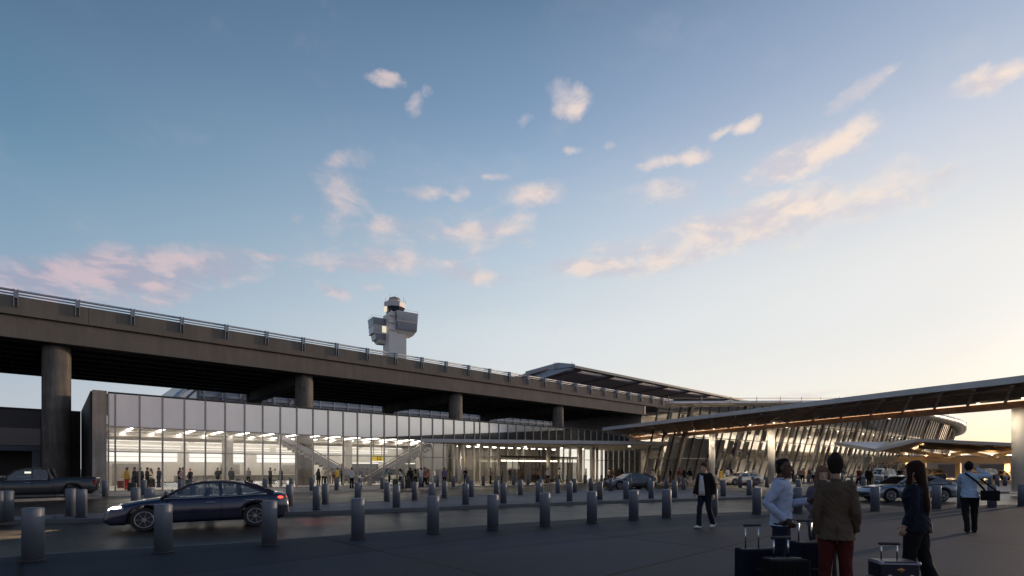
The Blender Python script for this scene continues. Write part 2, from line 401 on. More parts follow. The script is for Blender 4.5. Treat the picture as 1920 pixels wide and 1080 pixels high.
KERB = mat('kerb_stone', (.085, .087, .095), .7, var=.2, vscale=2, bump=.2)
KERBL = mat('kerb_stone_pale', (.26, .24, .22), .7, var=.2, vscale=2, bump=.2)
g = MB(); g.add([(-2500, -2500, ROADZ), (2500, -2500, ROADZ), (2500, 2500, ROADZ), (-2500, 2500, ROADZ)], [(0, 1, 2, 3)])
tag(g.build('road', ASPH), kind='structure')
def smooth_line(pix, h=0.0, step=8):
    P = [gp(x, y, h) for x, y in pix]; out = []
    for i in range(len(P) - 1):
        p0 = P[max(i - 1, 0)]; p1 = P[i]; p2 = P[i + 1]; p3 = P[min(i + 2, len(P) - 1)]
        for k in range(step):
            t = k / step
            q = .5 * ((2 * p1) + (p2 - p0) * t + (2 * p0 - 5 * p1 + 4 * p2 - p3) * t * t + (3 * p1 - p0 - 3 * p2 + p3) * t ** 3)
            out.append(Vector((q.x, q.y, 0)))
    out.append(Vector((P[-1].x, P[-1].y, 0)))
    return out
def kerb(line, name, m, side, wd=.16):
    mb = MB(); n = len(line)
    inn = []
    for i, p in enumerate(line):
        d = (line[min(i + 1, n - 1)] - line[max(i - 1, 0)]).normalized()
        inn.append(p + Vector((-d.y, d.x, 0)) * side * wd)
    out = [p - (q - p) * .12 for p, q in zip(line, inn)]
    top, bot = .006, ROADZ - .02
    vs = []
    for a, b, c in zip(line, inn, out): vs += [(c.x, c.y, bot), (a.x, a.y, top), (b.x, b.y, top), (b.x, b.y, bot)]
    fs = []
    for i in range(n - 1):
        o = i * 4
        for k in range(3): fs.append((o + k, o + k + 1, o + k + 5, o + k + 4) if side < 0 else (o + k, o + k + 4, o + k + 5, o + k + 1))
    fs += [(0, 1, 2, 3), tuple(range(4 * n - 4, 4 * n))[::-1]]
    mb.add(vs, fs)
    return tag(mb.build(name, m), kind='structure')
# plaza (where the camera stands)
pl = smooth_line([(-420, 1082), (0, 1044), (160, 1033), (480, 1014.5), (720, 997), (960, 981), (1120, 971.5), (1260, 964.5), (1440, 958.5), (1640, 953), (1920, 946), (2500, 938)])
poly = [(p.x, p.y) for p in pl] + [tuple(cw(60, -6)[:2]), tuple(cw(20, -40)[:2]), tuple(cw(-40, -30)[:2]), tuple(cw(-30, -4)[:2])]
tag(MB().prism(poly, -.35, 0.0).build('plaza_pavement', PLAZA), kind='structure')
kerb(pl, 'plaza_kerb', mat('kerb_stone_dark', (.055, .062, .078), .7, var=.2, vscale=2, bump=.2), -1)
# the long island between the two carriageways
near = smooth_line([(-250, 994), (0, 977), (160, 973), (330, 968), (537, 961), (740, 954), (880, 948.5), (970, 945.5), (1120, 940), (1280, 935.5), (1400, 932), (1520, 929), (1640, 926.5), (1780, 924), (1960, 921), (2400, 917)])
far = smooth_line([(-250, 989), (0, 971.5), (133, 964.5), (300, 958.5), (543, 945), (640, 941.5), (730, 938), (830, 932), (900, 929), (980, 925), (1045, 921.5), (1120, 919.5), (1230, 917), (1360, 914.5), (1500, 912.5), (1640, 910.5), (1960, 908), (2400, 906)])
poly = [(p.x, p.y) for p in near] + [(p.x, p.y) for p in far[::-1]]
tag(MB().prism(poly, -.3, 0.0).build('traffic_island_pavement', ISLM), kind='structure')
kerb(near, 'island_kerb_near', KERB, 1); kerb(far, 'island_kerb_far', KERBL, -1)
# pavement in front of the buildings
sk = smooth_line([(-420, 951), (0, 937.5), (165, 931.5), (330, 928), (510, 924), (640, 920.5), (740, 917), (880, 912), (1000, 909), (1120, 907.6), (1280, 907.3), (1440, 905.5), (1640, 903), (1920, 901), (2400, 899)])
poly = [(p.x, p.y) for p in sk] + [tuple(cw(300, 260)[:2]), tuple(cw(0, 300)[:2]), tuple(cw(-220, 160)[:2])]
tag(MB().prism(poly, -.3, 0.0).build('terminal_pavement', ground_mat('terminal_paving', (.15, .135, .12), (.22, .20, .175), .55, .1, .5, .2, .12, 2.4, 0.0)), kind='structure')
kerb(sk, 'terminal_kerb', KERBL, -1 * -1)
# ---------------------------------------------------------------- elevated road
DB = 50.0
U0, U1 = -95.0, 84.0
br = empty('elevated_road_bridge', (0, DB, 0), 0, 'long concrete road viaduct with steel guard rail crossing above the glass hall', 'bridge')
def bpart(mb, name, m): return mb.build(name, m, br, None)
def rel(mb):
    mb.v = [(x, y - DB, z) for x, y, z in mb.v]; return mb
m = MB(); m.bb(U0, U1, DB - .02, DB + .30, 12.62, 13.78); m.bb(U0, U1, DB - .10, DB + .30, 12.46, 12.62)
bpart(rel(m), 'parapet', CONC)
m = MB()
for a in range(-90, 84, 6): m.bb(a + 1.9, a + 1.925, DB - .024, DB + .01, 12.64, 13.77); m.bb(a + 1.9, a + 1.925, DB - .104, DB - .09, 12.47, 12.61)
bpart(rel(m), 'panel_joint', BLACKP)
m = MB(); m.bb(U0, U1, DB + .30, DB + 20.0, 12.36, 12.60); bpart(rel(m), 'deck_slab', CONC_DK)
m = MB(); m.bb(U0, U1, DB + 20.0, DB + 20.3, 12.36, 13.78); bpart(rel(m), 'parapet', CONC)
m = MB(); m.bb(U0, U1 - 9, DB + .14, DB + .62, 10.98, 12.44); m.bb(U0, U1 - 9, DB + .05, DB + .72, 10.86, 10.99)
bpart(rel(m), 'edge_girder', CONC)
for k in range(1, 9):
    y = DB + 2.55 * k - .35
    m = MB(); m.bb(U0, U1 - 9, y, y + .22, 11.12, 12.36); m.bb(U0, U1 - 9, y - .16, y + .38, 11.0, 11.12)
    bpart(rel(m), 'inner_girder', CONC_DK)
m = MB()
for a in range(int(U0), int(U1) - 9, 6): m.bb(a, a + .25, DB + .6, DB + 19.9, 11.3, 12.36)
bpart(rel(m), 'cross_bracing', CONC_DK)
m = MB()
for zz_, r in ((14.16, .085), (13.93, .055)): m.tube([(U0, DB + .04, zz_), (U1, DB + .04, zz_)], [r, r], 8)
bpart(rel(m), 'guard_rail', STEELBLU)
POSTU = [(1 / (2035.0 - 30) - 5.175e-4) / 4.62e-4 * DB + 3.302 * k for k in range(-14, 26)]
pm = MB(); pm.bb(-.13, -.09, -.17, .20, 12.98, 14.27); pm.bb(.09, .13, -.17, .20, 12.98, 14.27); pm.bb(-.09, .09, -.13, -.05, 13.62, 14.2)
pme = pm.mesh('rail_post'); pme.materials.append(mat('rail_post_metal', (.26, .28, .31), .35, .8, var=.1))
for a in POSTU:
    if U0 < a < U1:
        o = bpy.data.objects.new('rail_post', pme); COL.objects.link(o); o.parent = br; o.location = (a, 0, 0)
m = MB(); m.bb(U1 - 9, U1 - 8.6, DB + .1, DB + 20, 4.5, 12.36); bpart(rel(m), 'end_wall', mat('pale_panel', (.42, .36, .33), .35, var=.08))
# columns: front row and rear row, 18.3 m apart
for k in range(-5, 4):
    for d in (DB + 1.5, DB + 18.6):
        if k == 4 and d > 60: continue
        a = 18.3 * k + 0.1
        m = MB(); m.tube([(a, d, -.02), (a, d, 10.3), (a, d, 10.86)], [.84, .84, .84], 28)
        m.bb(a - .35, a + .35, d - .5, d + .5, 10.86, 11.02)
        bpart(rel(m), 'column', CONC_COL)
    a = 18.3 * k + .1
    m = MB(); m.bb(a - .7, a + .7, DB + 2.3, DB + 17.8, 10.0, 10.98); bpart(rel(m), 'pier_cap', CONC_DK)
# ---------------------------------------------------------------- glass hall
DF = 47.0
H1, H2, H3 = 7.12, 4.73, 2.9      # roof edge, foot of the upper panels, transom
MULL = [203, 216, 261.7, 304.6, 345.7, 385, 422, 458.5, 492.4, 525.4, 556.3, 586.7, 615.2, 643.3, 670, 695.7, 720.2, 744.2, 767, 789.2, 810.7, 831, 851, 870.4, 888.9, 899.3, 917, 934.8, 951.9, 968, 984, 999.3, 1014, 1028.3, 1042.5, 1056.6, 1069.6, 1083, 1095, 1107, 1118, 1129, 1140, 1150, 1160, 1170, 1180, 1190, 1200, 1210]
MU = [au(x, DF) for x in MULL]
hall = empty('glass_hall', (MU[0], DF, 0), 0, 'long low glass-fronted arrivals hall with pale upper panels and people inside', 'building')
HO = Vector((MU[0], DF, 0))
def hpart(mb, name, m):
    mb.v = [(x - HO.x, y - HO.y, z) for x, y, z in mb.v]
    return mb.build(name, m, hall)
def taper(u):
    t = max(0, min(1, (u - au(690, DF)) / (au(1062, DF) - au(690, DF)))); return H2 + (H1 - .18 - H2) * t
PANEL = mat('milky_panel', (.72, .70, .70), .17, .72, spec=.5, var=.05, vscale=.5, coat=.4)
PANEL.node_tree.nodes['Principled BSDF'].inputs['Coat Roughness'].default_value = .06
for i in range(len(MU) - 1):
    a, b = MU[i] + .05, MU[i + 1] - .05
    za, zb = taper(a), taper(b)
    m = MB()
    tlt = random.uniform(-.006, .006)
    if za < H1 - .3:
        m.add([(a, DF, za), (b, DF, zb), (b, DF + tlt, H1 - .05), (a, DF + tlt, H1 - .05), (a, DF + .05, za), (b, DF + .05, zb), (b, DF + .05, H1 - .05), (a, DF + .05, H1 - .05)],
              [(0, 1, 2, 3), (4, 7, 6, 5), (0, 4, 5, 1), (3, 2, 6, 7)])
        hpart(m, 'upper_panel', PANEL)
    if zb > H2 + .05:
        m = MB(); m.add([(a, DF + .02, H2), (b, DF + .02, H2), (b, DF + .02, zb - .01), (a, DF + .02, za - .01)], [(0, 1, 2, 3)])
        hpart(m, 'dark_band_panel', mat('dark_band', (.035, .03, .028), .12, spec=.6))
    m = MB(); m.add([(a, DF, .05), (b, DF, .05), (b, DF, H2 - .04), (a, DF, H2 - .04)], [(0, 1, 2, 3)])
    hpart(m, 'window_pane', GLASSL)
for u in MU:
    m = MB(); m.bb(u - .05, u + .05, DF - .10, DF + .08, .0, H1); hpart(m, 'mullion', FRAME if u < MU[22] else FRAMEL)
m = MB(); m.bb(MU[0], MU[-1], DF - .03, DF + .06, H3 - .04, H3 + .04); m.bb(MU[0], MU[-1], DF - .04, DF + .06, H2 - .06, H2 + .03)
m.bb(MU[0], MU[-1], DF - .05, DF + .07, 0, .06); hpart(m, 'transom', FRAME)
m = MB(); m.bb(MU[0] - .02, MU[-1], DF - .12, DF + .3, H1, H1 + .10); hpart(m, 'roof_edge', FRAMED)
m = MB(); m.bb(MU[0] - .9, MU[0] - .1, DF - .3, DF + 17, 0, H1 + .12); hpart(m, 'end_wall', WALLST)
m = MB(); m.bb(MU[0] - 1.0, MU[0] - .9, DF - .06, DF + 17.1, 0, H1 + .05); hpart(m, 'side_cladding', DARKWALL)
m = MB(); m.bb(MU[0] - .1, 80, DF + .3, DF + 17, H1 - .25, H1 - .02); hpart(m, 'roof', mat('roof_membrane', (.12, .12, .12), .8))
# interior
UE = 34.0
m = MB(); m.bb(MU[0], 80, DF + .1, DF + 17, -.25, .02); hpart(m, 'hall_floor', LOBF)
m = MB(); m.bb(MU[0], 80, DF + .25, DF + 17, 4.82, 4.95); hpart(m, 'hall_ceiling', LOBW)
m = MB(); m.bb(MU[0], 80, DF + 16, DF + 16.3, 0, 4.82); hpart(m, 'back_wall', LOBW)
m = MB(); m.bb(80, 80.3, DF + .1, DF + 16, 0, 4.82); hpart(m, 'back_wall', LOBG)
# deep bulkheads that band the ceiling
for y, z0 in ((DF + 5.2, 4.66), (DF + 9.0, 4.5), (DF + 12.0, 4.3)):
    m = MB(); m.bb(MU[0], UE, y, y + .5, z0, 4.82); hpart(m, 'bulkhead', LOBW)
LIT = emis('lit_strip', (1.0, .91, .80), 19.0); LITB = emis('lit_panel', (1.0, .94, .86), 1.25); LITS = emis('lit_slot', (1.0, .93, .84), 1.4)
for k in range(16):
    u = MU[0] + 1.5 + 2.05 * k
    for yy, hl2 in ((DF + 3.3, 2.6), (DF + 8.0, 1.6), (DF + 14, 1.6)):
        m = MB(); m.bb(u, u + .10, yy - hl2, yy + hl2, 4.76, 4.80); hpart(m, 'ceiling_light', LIT) if yy < DF + 5 else hpart(m, 'ceiling_light', LIT)
for yy, z_ in ((DF + 6.0, 4.80), (DF + 9.8, 4.80), (DF + 13.0, 4.80), (DF + 12.0, 4.29), (DF + 15.7, 4.0), (DF + 15.7, 3.72)):
    for x0, x1 in ((MU[0] + .4, 9.8), (10.4, 18.5), (19.3, 27.5), (28.2, 33.5)):
        m = MB(); m.bb(x0, x1, yy, yy + .22, z_ - .05, z_); hpart(m, 'slot_light', LITS)
# luminous band on the back wall, in long panels
for (x0, x1) in ((MU[0] + .3, 9.5), (10.6, 16), (17.2, 24.5)):
    for z0, z1 in ((2.38, 2.82), (2.90, 3.35)):
        m = MB(); m.bb(x0, x1, DF + 15.9, DF + 15.98, z0, z1); hpart(m, 'lit_wall_band', LITB)
# baggage hall furniture line and grey doors on the back wall
for (x0, x1) in ((4.2, 6.4), (13.5, 15.4), (20, 22), (26, 29)):
    m = MB(); m.bb(x0, x1, DF + 15.85, DF + 15.97, 0, 2.15); hpart(m, 'door', LOBG)
for (x0, x1) in ((24.5, 29.0), (30.2, 34.5), (35.5, 40)):
    m = MB(); m.bb(x0, x1, DF + 9.6, DF + 9.9, .9, 2.25); hpart(m, 'screen_wall', LOBD)
    m = MB(); m.bb(x0, x1, DF + 9.5, DF + 9.62, 2.25, 2.37); hpart(m, 'lit_wall_band', LITB)
for x in (12.0, 19.5, 24.0, 33.5): 
    m = MB(); m.bb(x, x + .8, DF + 7.6, DF + 8.4, 0, 4.82); hpart(m, 'interior_column', LOBG)
# darker zone behind the entrance: inner partitions
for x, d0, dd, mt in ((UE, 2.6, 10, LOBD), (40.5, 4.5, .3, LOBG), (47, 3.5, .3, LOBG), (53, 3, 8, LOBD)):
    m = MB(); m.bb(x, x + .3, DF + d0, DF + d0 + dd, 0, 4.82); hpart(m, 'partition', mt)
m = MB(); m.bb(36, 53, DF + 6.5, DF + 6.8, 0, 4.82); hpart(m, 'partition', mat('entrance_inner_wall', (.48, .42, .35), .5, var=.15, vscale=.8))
for k in range(13):
    m = MB(); m.bb(35.5 + 1.35 * k, 35.9 + 1.35 * k, DF + 2.2, DF + 2.5, 4.3, 4.36); hpart(m, 'ceiling_light', LIT)
for k in range(9):
    m = MB(); m.bb(36.5 + 1.9 * k, 36.75 + 1.9 * k, DF + 5.5, DF + 5.9, 0, 4.8); hpart(m, 'interior_fin', LOBG)
m = MB(); m.bb(53.5, 63.5, DF + 2.6, DF + 2.7, .1, 4.6); hpart(m, 'glowing_backing_wall', emis('glowing_wall', (1.0, .93, .82), 1.05))  # wall made to glow, standing in for the bright interior
for k in range(4):
    m = MB(); m.bb(54.8 + 2.4 * k, 54.98 + 2.4 * k, DF + 1.9, DF + 2.2, .02, 4.8); hpart(m, 'interior_fin', LOBG)
# ---------------------------------------------------------------- escalators, sign, carousels in the hall
def escalator(u0, z0, u1, z1, y, label):
    e = empty('escalator', (u0, y, 0), 0, label, 'escalator', 'escalators in the glass hall')
    o = Vector((u0, y, 0))
    for s in (0, 1.2):
        m = MB(); m.beam(Vector((u0, y + s, z0 + .35)) - o, Vector((u1, y + s, z1 + .35)) - o, .10, .50); m.build('balustrade', mat('escalator_side', (.30, .28, .30), .35, .5), e)
        m = MB(); m.beam(Vector((u0, y + s, z0 + .80)) - o, Vector((u1, y + s, z1 + .80)) - o, .08, .06); m.build('handrail', FRAMED, e)
    m = MB(); n = 18
    for k in range(n):
        a = u0 + (u1 - u0) * (k + .5) / n; z = z0 + (z1 - z0) * (k + .5) / n
        m.bb(a - abs(u1 - u0) / n / 2 - u0, a + abs(u1 - u0) / n / 2 - u0, .06, 1.14, z - .25, z)
    m.build('steps', LOBG, e)
e1a, e1b = au(676, DF + 3.4), au(528, DF + 3.4)
escalator(e1a, .05, e1b, 4.3, DF + 3.4, 'grey escalator rising to the left behind the glass, left of the yellow gate sign')
e2a, e2b = au(690, DF + 1.2), au(812, DF + 1.2)
escalator(e2a, .05, e2b, 4.2, DF + 1.2, 'grey escalator rising to the right behind the glass, right of the yellow gate sign')
sg = empty('gate_sign', (au(708, DF + 1.0), DF + 1.0, 2.45), 0, 'yellow hanging gate sign reading 12 inside the glass hall', 'sign')
MB().bb(-.62, .62, -.04, .04, 0, .56).build('sign_board', mat('sign_yellow', (.85, .58, .02), .5, emit=(.95, .62, .03), estr=.45), sg)
fc = bpy.data.curves.new('sign_text', 'FONT'); fc.body = '12'; fc.size = .58; fc.align_x = 'CENTER'; fc.align_y = 'CENTER'; fc.extrude = .005; fc.offset = .012
tob = bpy.data.objects.new('sign_number_curve', fc); COL.objects.link(tob); fc.materials.append(BLACKP); dg_ = bpy.context.evaluated_depsgraph_get(); tme = bpy.data.meshes.new_from_object(tob.evaluated_get(dg_), depsgraph=dg_); bpy.data.objects.remove(tob)
to = bpy.data.objects.new('sign_number', tme); COL.objects.link(to); to.parent = sg; to.location = (.12, -.048, .27); to.rotation_euler = (R_(90), 0, 0)
m = MB(); m.bb(-.48, -.44, -.02, .02, .56, 2.3); m.bb(.44, .48, -.02, .02, .56, 2.3); m.build('hanger', FRAMED, sg)
MB().bb(-.62, .62, -.045, .03, -.09, -.01).build('light_bar', LITB, sg)
def carousel(u, y, L_, label):
    c = empty('baggage_carousel', (u, y, 0), 0, label, 'carousel', 'baggage carousels in the hall')
    MB().tube([(0, 0, .0), (0, 0, .38)], [(L_ / 2, 1.1), (L_ / 2 - .1, 1.0)], 28, ref=Vector((1, 0, 0)), smooth=False).build('skirt', ALU, c)
    MB().tube([(0, 0, .381), (0, 0, .44)], [(L_ / 2 - .12, .95), (L_ / 2 - .2, .9)], 28, ref=Vector((1, 0, 0)), smooth=False).build('belt', RUBBER, c)
carousel(8.2, DF + 9.5, 6.5, 'leftmost low oval baggage carousel with steel skirt')
carousel(17.5, DF + 11.5, 6, 'second low oval baggage carousel, behind the suited travellers')
carousel(28.5, DF + 7, 4.5, 'low oval baggage carousel right of the gate sign')
ct = empty('service_counter', (14, DF + 14.2, 0), 0, 'long low grey service counter against the back wall of the hall', 'counter')
MB().bb(-5, 9, -.4, .4, 0, .95).build('counter_front', mat('counter_stone', (.22, .21, .20), .5, var=.4, vscale=6), ct); MB().bb(-5.05, 9.05, -.5, .45, .95, 1.02).build('counter_top', LOBW, ct)
# ---------------------------------------------------------------- entrance vestibule
ves = empty('entrance_vestibule', (au(938, 44.8), 44.8, 0), 0, 'glazed entrance lobby with sliding doors and light strip under the flat canopy', 'entrance')
vo = Vector(ves.location)
va, vb = 0, au(1082, 44.8) - vo.x
m = MB(); m.bb(va, vb, -.08, .08, 2.95, 3.2); m.build('header', FRAMED, ves)
m = MB(); m.bb(va, vb, .1, 2.1, 3.0, 3.15); m.build('vestibule_roof', LOBG, ves)
m = MB(); m.bb(va + .3, vb * .72, .06, .22, 2.55, 2.66); m.build('light_strip', emis('door_light', (1, .84, .6), 5), ves)
n = 14
for k in range(n + 1):
    x = va + (vb - va) * k / n
    m = MB(); m.bb(x - .03, x + .03, -.05, .05, 0, 2.95); m.build('post', FRAMEL if k % 3 else FRAMED, ves)
    if k < n:
        m = MB(); m.bb(x + .04, x + (vb - va) / n - .04, -.01, .01, .08, 2.48); m.build('glass_door', GLASSL if k % 4 else mat('frosted_panel', (.33, .30, .26), .3, var=.15, vscale=3), ves)
# ---------------------------------------------------------------- flat canopy over the entrance
can = empty('flat_entrance_canopy', cw(-6, 54), 0, 'low flat canopy with pale grey edge over the hall entrance', 'canopy')
co = Vector(can.location)
p1, p2 = pz(789, 823, 52.6), pz(1252, 829, 58.5)
poly = [(p1.x, p1.y), (p2.x, p2.y), tuple((cw(19.5, 66))[:2]), (61, DF - .25), (p1.x + 5, DF - .25)]
polyr = [(x - co.x, y - co.y) for x, y in poly]
ZT = 4.74
MB().prism(polyr, ZT - .03, ZT + .02).build('canopy_roof', FASC, can)
cx_ = sum(p[0] for p in polyr) / 5; cy_ = sum(p[1] for p in polyr) / 5
inn = [(x + (cx_ - x) * .012, y + (cy_ - y) * .02) for x, y in polyr]
MB().prism(inn, ZT - .40, ZT - .035).build('soffit', SOFF, can)
m = MB()
for i in range(5):
    a, b = polyr[i], polyr[(i + 1) % 5]
    m.beam((a[0], a[1], ZT - .17), (b[0], b[1], ZT - .17), .05, .36)
m.build('fascia', FASC, can)
for (px, pb, r) in ((861.5, 907, .22), (919, 902.8, .24), (1028, 904, .27), (1088.5, 904, .25), (1113, 903.5, .17), (1119.5, 903.3, .17), (1216, 903.6, .36)):
    q = gp(px, pb); m = MB(); m.tube([(q.x - co.x, q.y - co.y, 0), (q.x - co.x, q.y - co.y, ZT - .4)], [r, r], 20); m.build('column', COLP, can)
DL = emis('downlight', (1, .9, .74), 14)
def downlight(px, py, Z, parent, off, r=.13, power=60, col=(1, .80, .55), zfix=None):
    q = pz(px, py, Z)
    if zfix: q.z = zfix
    m = MB(); m.tube([(q.x - off.x, q.y - off.y, q.z), (q.x - off.x, q.y - off.y, q.z - .04)], [r, r], 14); m.build('downlight', DL, parent)
    l = bpy.data.lights.new('downlight_lamp', 'SPOT'); l.energy = power * 1.6; l.color = col; l.spot_size = R_(150); l.spot_blend = .6; l.shadow_soft_size = .12
    o = bpy.data.objects.new('downlight_lamp', l); COL.objects.link(o); o.location = (q.x, q.y, q.z - .08)
    return q
for px, py, Z in ((897, 835.5, 57), (1053, 838, 66), (1180, 838, 61), (985, 838, 62), (1093, 848, 70)):
    downlight(px, py, Z, can, co, zfix=ZT - .405, power=420)
# ---------------------------------------------------------------- long canopy crossing the picture on round columns
def catmull(P, n=10):
    out = []
    for i in range(len(P) - 1):
        p0 = P[max(i - 1, 0)]; p1 = P[i]; p2 = P[i + 1]; p3 = P[min(i + 2, len(P) - 1)]
        for k in range(n):
            t = k / n
            out.append(.5 * ((2 * p1) + (p2 - p0) * t + (2 * p0 - 5 * p1 + 4 * p2 - p3) * t * t + (3 * p1 - p0 - 3 * p2 + p3) * t ** 3))
    out.append(P[-1]); return out
lc = empty('long_canopy', cw(25, 50), 0, 'long sloping canopy with ribbed brown underside carried by round white columns', 'canopy')
lo = Vector(lc.location); lo.z = 0
# column line (beam) and near edge, measured along the run; the roof dips slightly along its length
BEAM = catmull([pz(2130, 744, 28.2), pz(1910, 765, 33.2), pz(1680, 784, 41.8), pz(1446, 804, 51.7), pz(1335, 813.5, 59.5), pz(1247, 821, 66), pz(1180, 827, 71.5)])
EDGE = catmull([pz(2200, 662, 19.5), pz(1925, 703.5, 25.8), pz(1700, 731, 32.5), pz(1500, 756, 40), pz(1335, 776.5, 47.5), pz(1225, 790.5, 53), pz(1130, 802, 59)])
n = len(BEAM)
CPU = mat('canopy_underside', (.72, .46, .28), .42, var=.2, vscale=.7)
RIBM = mat('canopy_rib', (.60, .47, .36), .5, var=.12)
def L_(v): return Vector((v.x - lo.x, v.y - lo.y, v.z))
def strip(A, B, t0, t1, name, m, par):
    mb = MB(); vs = []
    for a, b in zip(A, B): vs += [a + Vector((0, 0, t0)), a + Vector((0, 0, t1)), b + Vector((0, 0, t1)), b + Vector((0, 0, t0))]
    fs = []
    for i in range(len(A) - 1):
        o = i * 4
        fs += [(o, o + 4, o + 5, o + 1), (o + 1, o + 5, o + 6, o + 2), (o + 2, o + 6, o + 7, o + 3), (o + 3, o + 7, o + 4, o)]
    k = (len(A) - 1) * 4; fs += [(0, 1, 2, 3), (k + 3, k + 2, k + 1, k)]
    mb.add([L_(v) for v in vs], fs); return mb.build(name, m, par)
DECKF = []   # deck far edge: above and a little behind the beam
for a, b in zip(BEAM, EDGE):
    d = (a - b); d.z = 0; d.normalize()
    q = a + d * .1; q.z = a.z + .66; DECKF.append(q)
EDGT = [Vector((e.x, e.y, e.z)) for e in EDGE]
strip([Vector((e.x, e.y, e.z - .30)) for e in EDGT], [Vector((q.x, q.y, q.z)) for q in DECKF], .0, .08, 'roof_deck', CPU, lc)
out = []
for i, (e, q) in enumerate(zip(EDGE, DECKF)):
    d = (e - q); d.z = 0; d.normalize(); out.append(e + d * .06)
strip([Vector((e.x, e.y, e.z - .34)) for e in out], [Vector((e.x, e.y, e.z - .34)) + (q - e).normalized() * .1 for e, q in zip(out, DECKF)], 0, .36, 'fascia', FASC, lc)
strip([b - (b - e).normalized() * .22 for b, e in zip(BEAM, EDGE)], [b + (b - e).normalized() * .22 for b, e in zip(BEAM, EDGE)], .0, .42, 'long_beam', RIBM, lc)
# cross ribs at even spacing, deeper over the beam
def along(line, s):
    acc = 0
    for i in range(len(line) - 1):
        d = (line[i + 1] - line[i]).length
        if acc + d >= s: return line[i].lerp(line[i + 1], (s - acc) / d), i + (s - acc) / d
        acc += d
    return line[-1], len(line) - 1
tot = sum((BEAM[i + 1] - BEAM[i]).length for i in range(n - 1))
s = 1.0; k = 0
while s < tot - .5:
    b, fi = along(BEAM, s); i = int(fi); t = fi - i
    e = EDGE[i].lerp(EDGE[min(i + 1, n - 1)], t); q = DECKF[i].lerp(DECKF[min(i + 1, n - 1)], t)
    ax = (q - e); side = Vector((ax.y, -ax.x, 0)).normalized() * .075
    e2 = e.lerp(q, .03); mb = MB()
    lowq = Vector((b.x, b.y, b.z + .40))
    mid = e2.lerp(lowq, .93); 
    P = [Vector((e2.x, e2.y, e.z - .30)), Vector((e2.x, e2.y, e.z - .44)), mid.lerp(lowq, 0) * 1.0, lowq, Vector((lowq.x, lowq.y, q.z))]
    P[2].z = b.z + .40
    P = [P[0], P[1], P[2], P[3], P[4]]
    vs = [L_(p - side) for p in P] + [L_(p + side) for p in P]
    mb.add(vs, [(0, 1, 2, 3, 4), (9, 8, 7, 6, 5)] + [(j, j + 5, (j + 1) % 5 + 5, (j + 1) % 5) for j in range(5)])
    mb.build('cross_rib', RIBM, lc)
    s += 2.5; k += 1
for fr in (.14, .28, .42, .56, .70, .84):
    A = [e.lerp(q, fr) + Vector((0, 0, -.30 * (1 - fr) - .02)) for e, q in zip(EDGE, DECKF)]
    B = [e.lerp(q, fr + .014) + Vector((0, 0, -.30 * (1 - fr) - .02)) for e, q in zip(EDGE, DECKF)]
    strip(A, B, -.20, .0, 'purlin', RIBM, lc)
for (px, Z, r, pt) in ((1910, 33.2, .34, 765), (1446, 51.7, .33, 804), (1335, 59.5, .33, 813.5), (1247, 66, .33, 821)):
    q = pz(px, pt, Z); m = MB()
    m.tube([(q.x - lo.x, q.y - lo.y, 0), (q.x - lo.x, q.y - lo.y, .12)], [r + .1, r + .1], 28)
    m.tube([(q.x - lo.x, q.y - lo.y, .12), (q.x - lo.x, q.y - lo.y, q.z + .02)], [r, r], 28)
    c = m.build('column', COLP, lc)
# warm light line added on top of the beam to brighten the underside
UPL = emis('added_wash_line', (1, .50, .22), 2.6)
for i in range(2, n - 3):
    d = (EDGE[i] - BEAM[i]); d.z = 0; d.normalize()
    a, b = BEAM[i] + d * .16 + Vector((0, 0, .445)), BEAM[i + 1] + d * .16 + Vector((0, 0, .445))
    m = MB(); m.beam(L_(a), L_(b), .04, .03); m.build('added_light_line', UPL, lc)
DL2 = emis('canopy_downlight', (1, .86, .66), 2.2)
for s, pw_ in ((14.5, 90), (23.5, 120), (42, 120)):
    b, fi = along(BEAM, s); i = int(fi); e = EDGE[min(i, n - 1)]
    d = (e - b); d.z = 0; d.normalize(); p = b + d * .12; p.z = b.z
    m = MB(); m.tube([L_(p), L_(p) - Vector((0, 0, .03))], [.09, .09], 12); m.build('downlight', DL2, lc)
    l = bpy.data.lights.new('beam_lamp', 'SPOT'); l.energy = pw_ * 2.2; l.color = (1, .80, .55); l.spot_size = R_(155); l.spot_blend = .7; l.shadow_soft_size = .1
    o = bpy.data.objects.new('beam_lamp', l); COL.objects.link(o); o.location = (b + d * .75) - Vector((0, 0, .1))
for (px, Z, pt, pw_) in ((1910, 33.2, 765, 200), (1446, 51.7, 804, 260), (1335, 59.5, 813.5, 260), (1247, 66, 821, 280)):
    q = pz(px, pt, Z); e = min(EDGE, key=lambda v: (v - q).length); d = (e - q); d.z = 0; d.normalize()
    al = Vector((-d.y, d.x, 0))
    for sg_ in (-1, 1):
        p = q + d * 1.5 + al * (1.3 * sg_); p.z = q.z + .38
        m = MB(); m.tube([L_(p), L_(p) + Vector((0, 0, .08))], [.10, .10], 12); m.build('downlight', DL2, lc)
        l = bpy.data.lights.new('canopy_lamp', 'SPOT'); l.energy = pw_; l.color = (1, .84, .64); l.spot_size = R_(165); l.spot_blend = .6; l.shadow_soft_size = .12
        o = bpy.data.objects.new('canopy_lamp', l); COL.objects.link(o); o.location = p - Vector((0, 0, .08))
# ---------------------------------------------------------------- oval terminal with leaning glass wall
ov = empty('oval_terminal', cw(40, 80), 0, 'curved airport terminal with outward leaning ribbed glass wall and rounded roof rim', 'terminal')
oo = Vector(ov.location); oo.z = 0
def LO(v): return Vector((v.x - oo.x, v.y - oo.y, v.z))
WP = catmull([cw(15.2, 60), cw(31, 72), cw(47, 84), cw(63, 95), cw(78, 106), cw(93, 118), cw(110, 133), cw(128, 153), cw(142, 171), cw(149, 186)], 14)
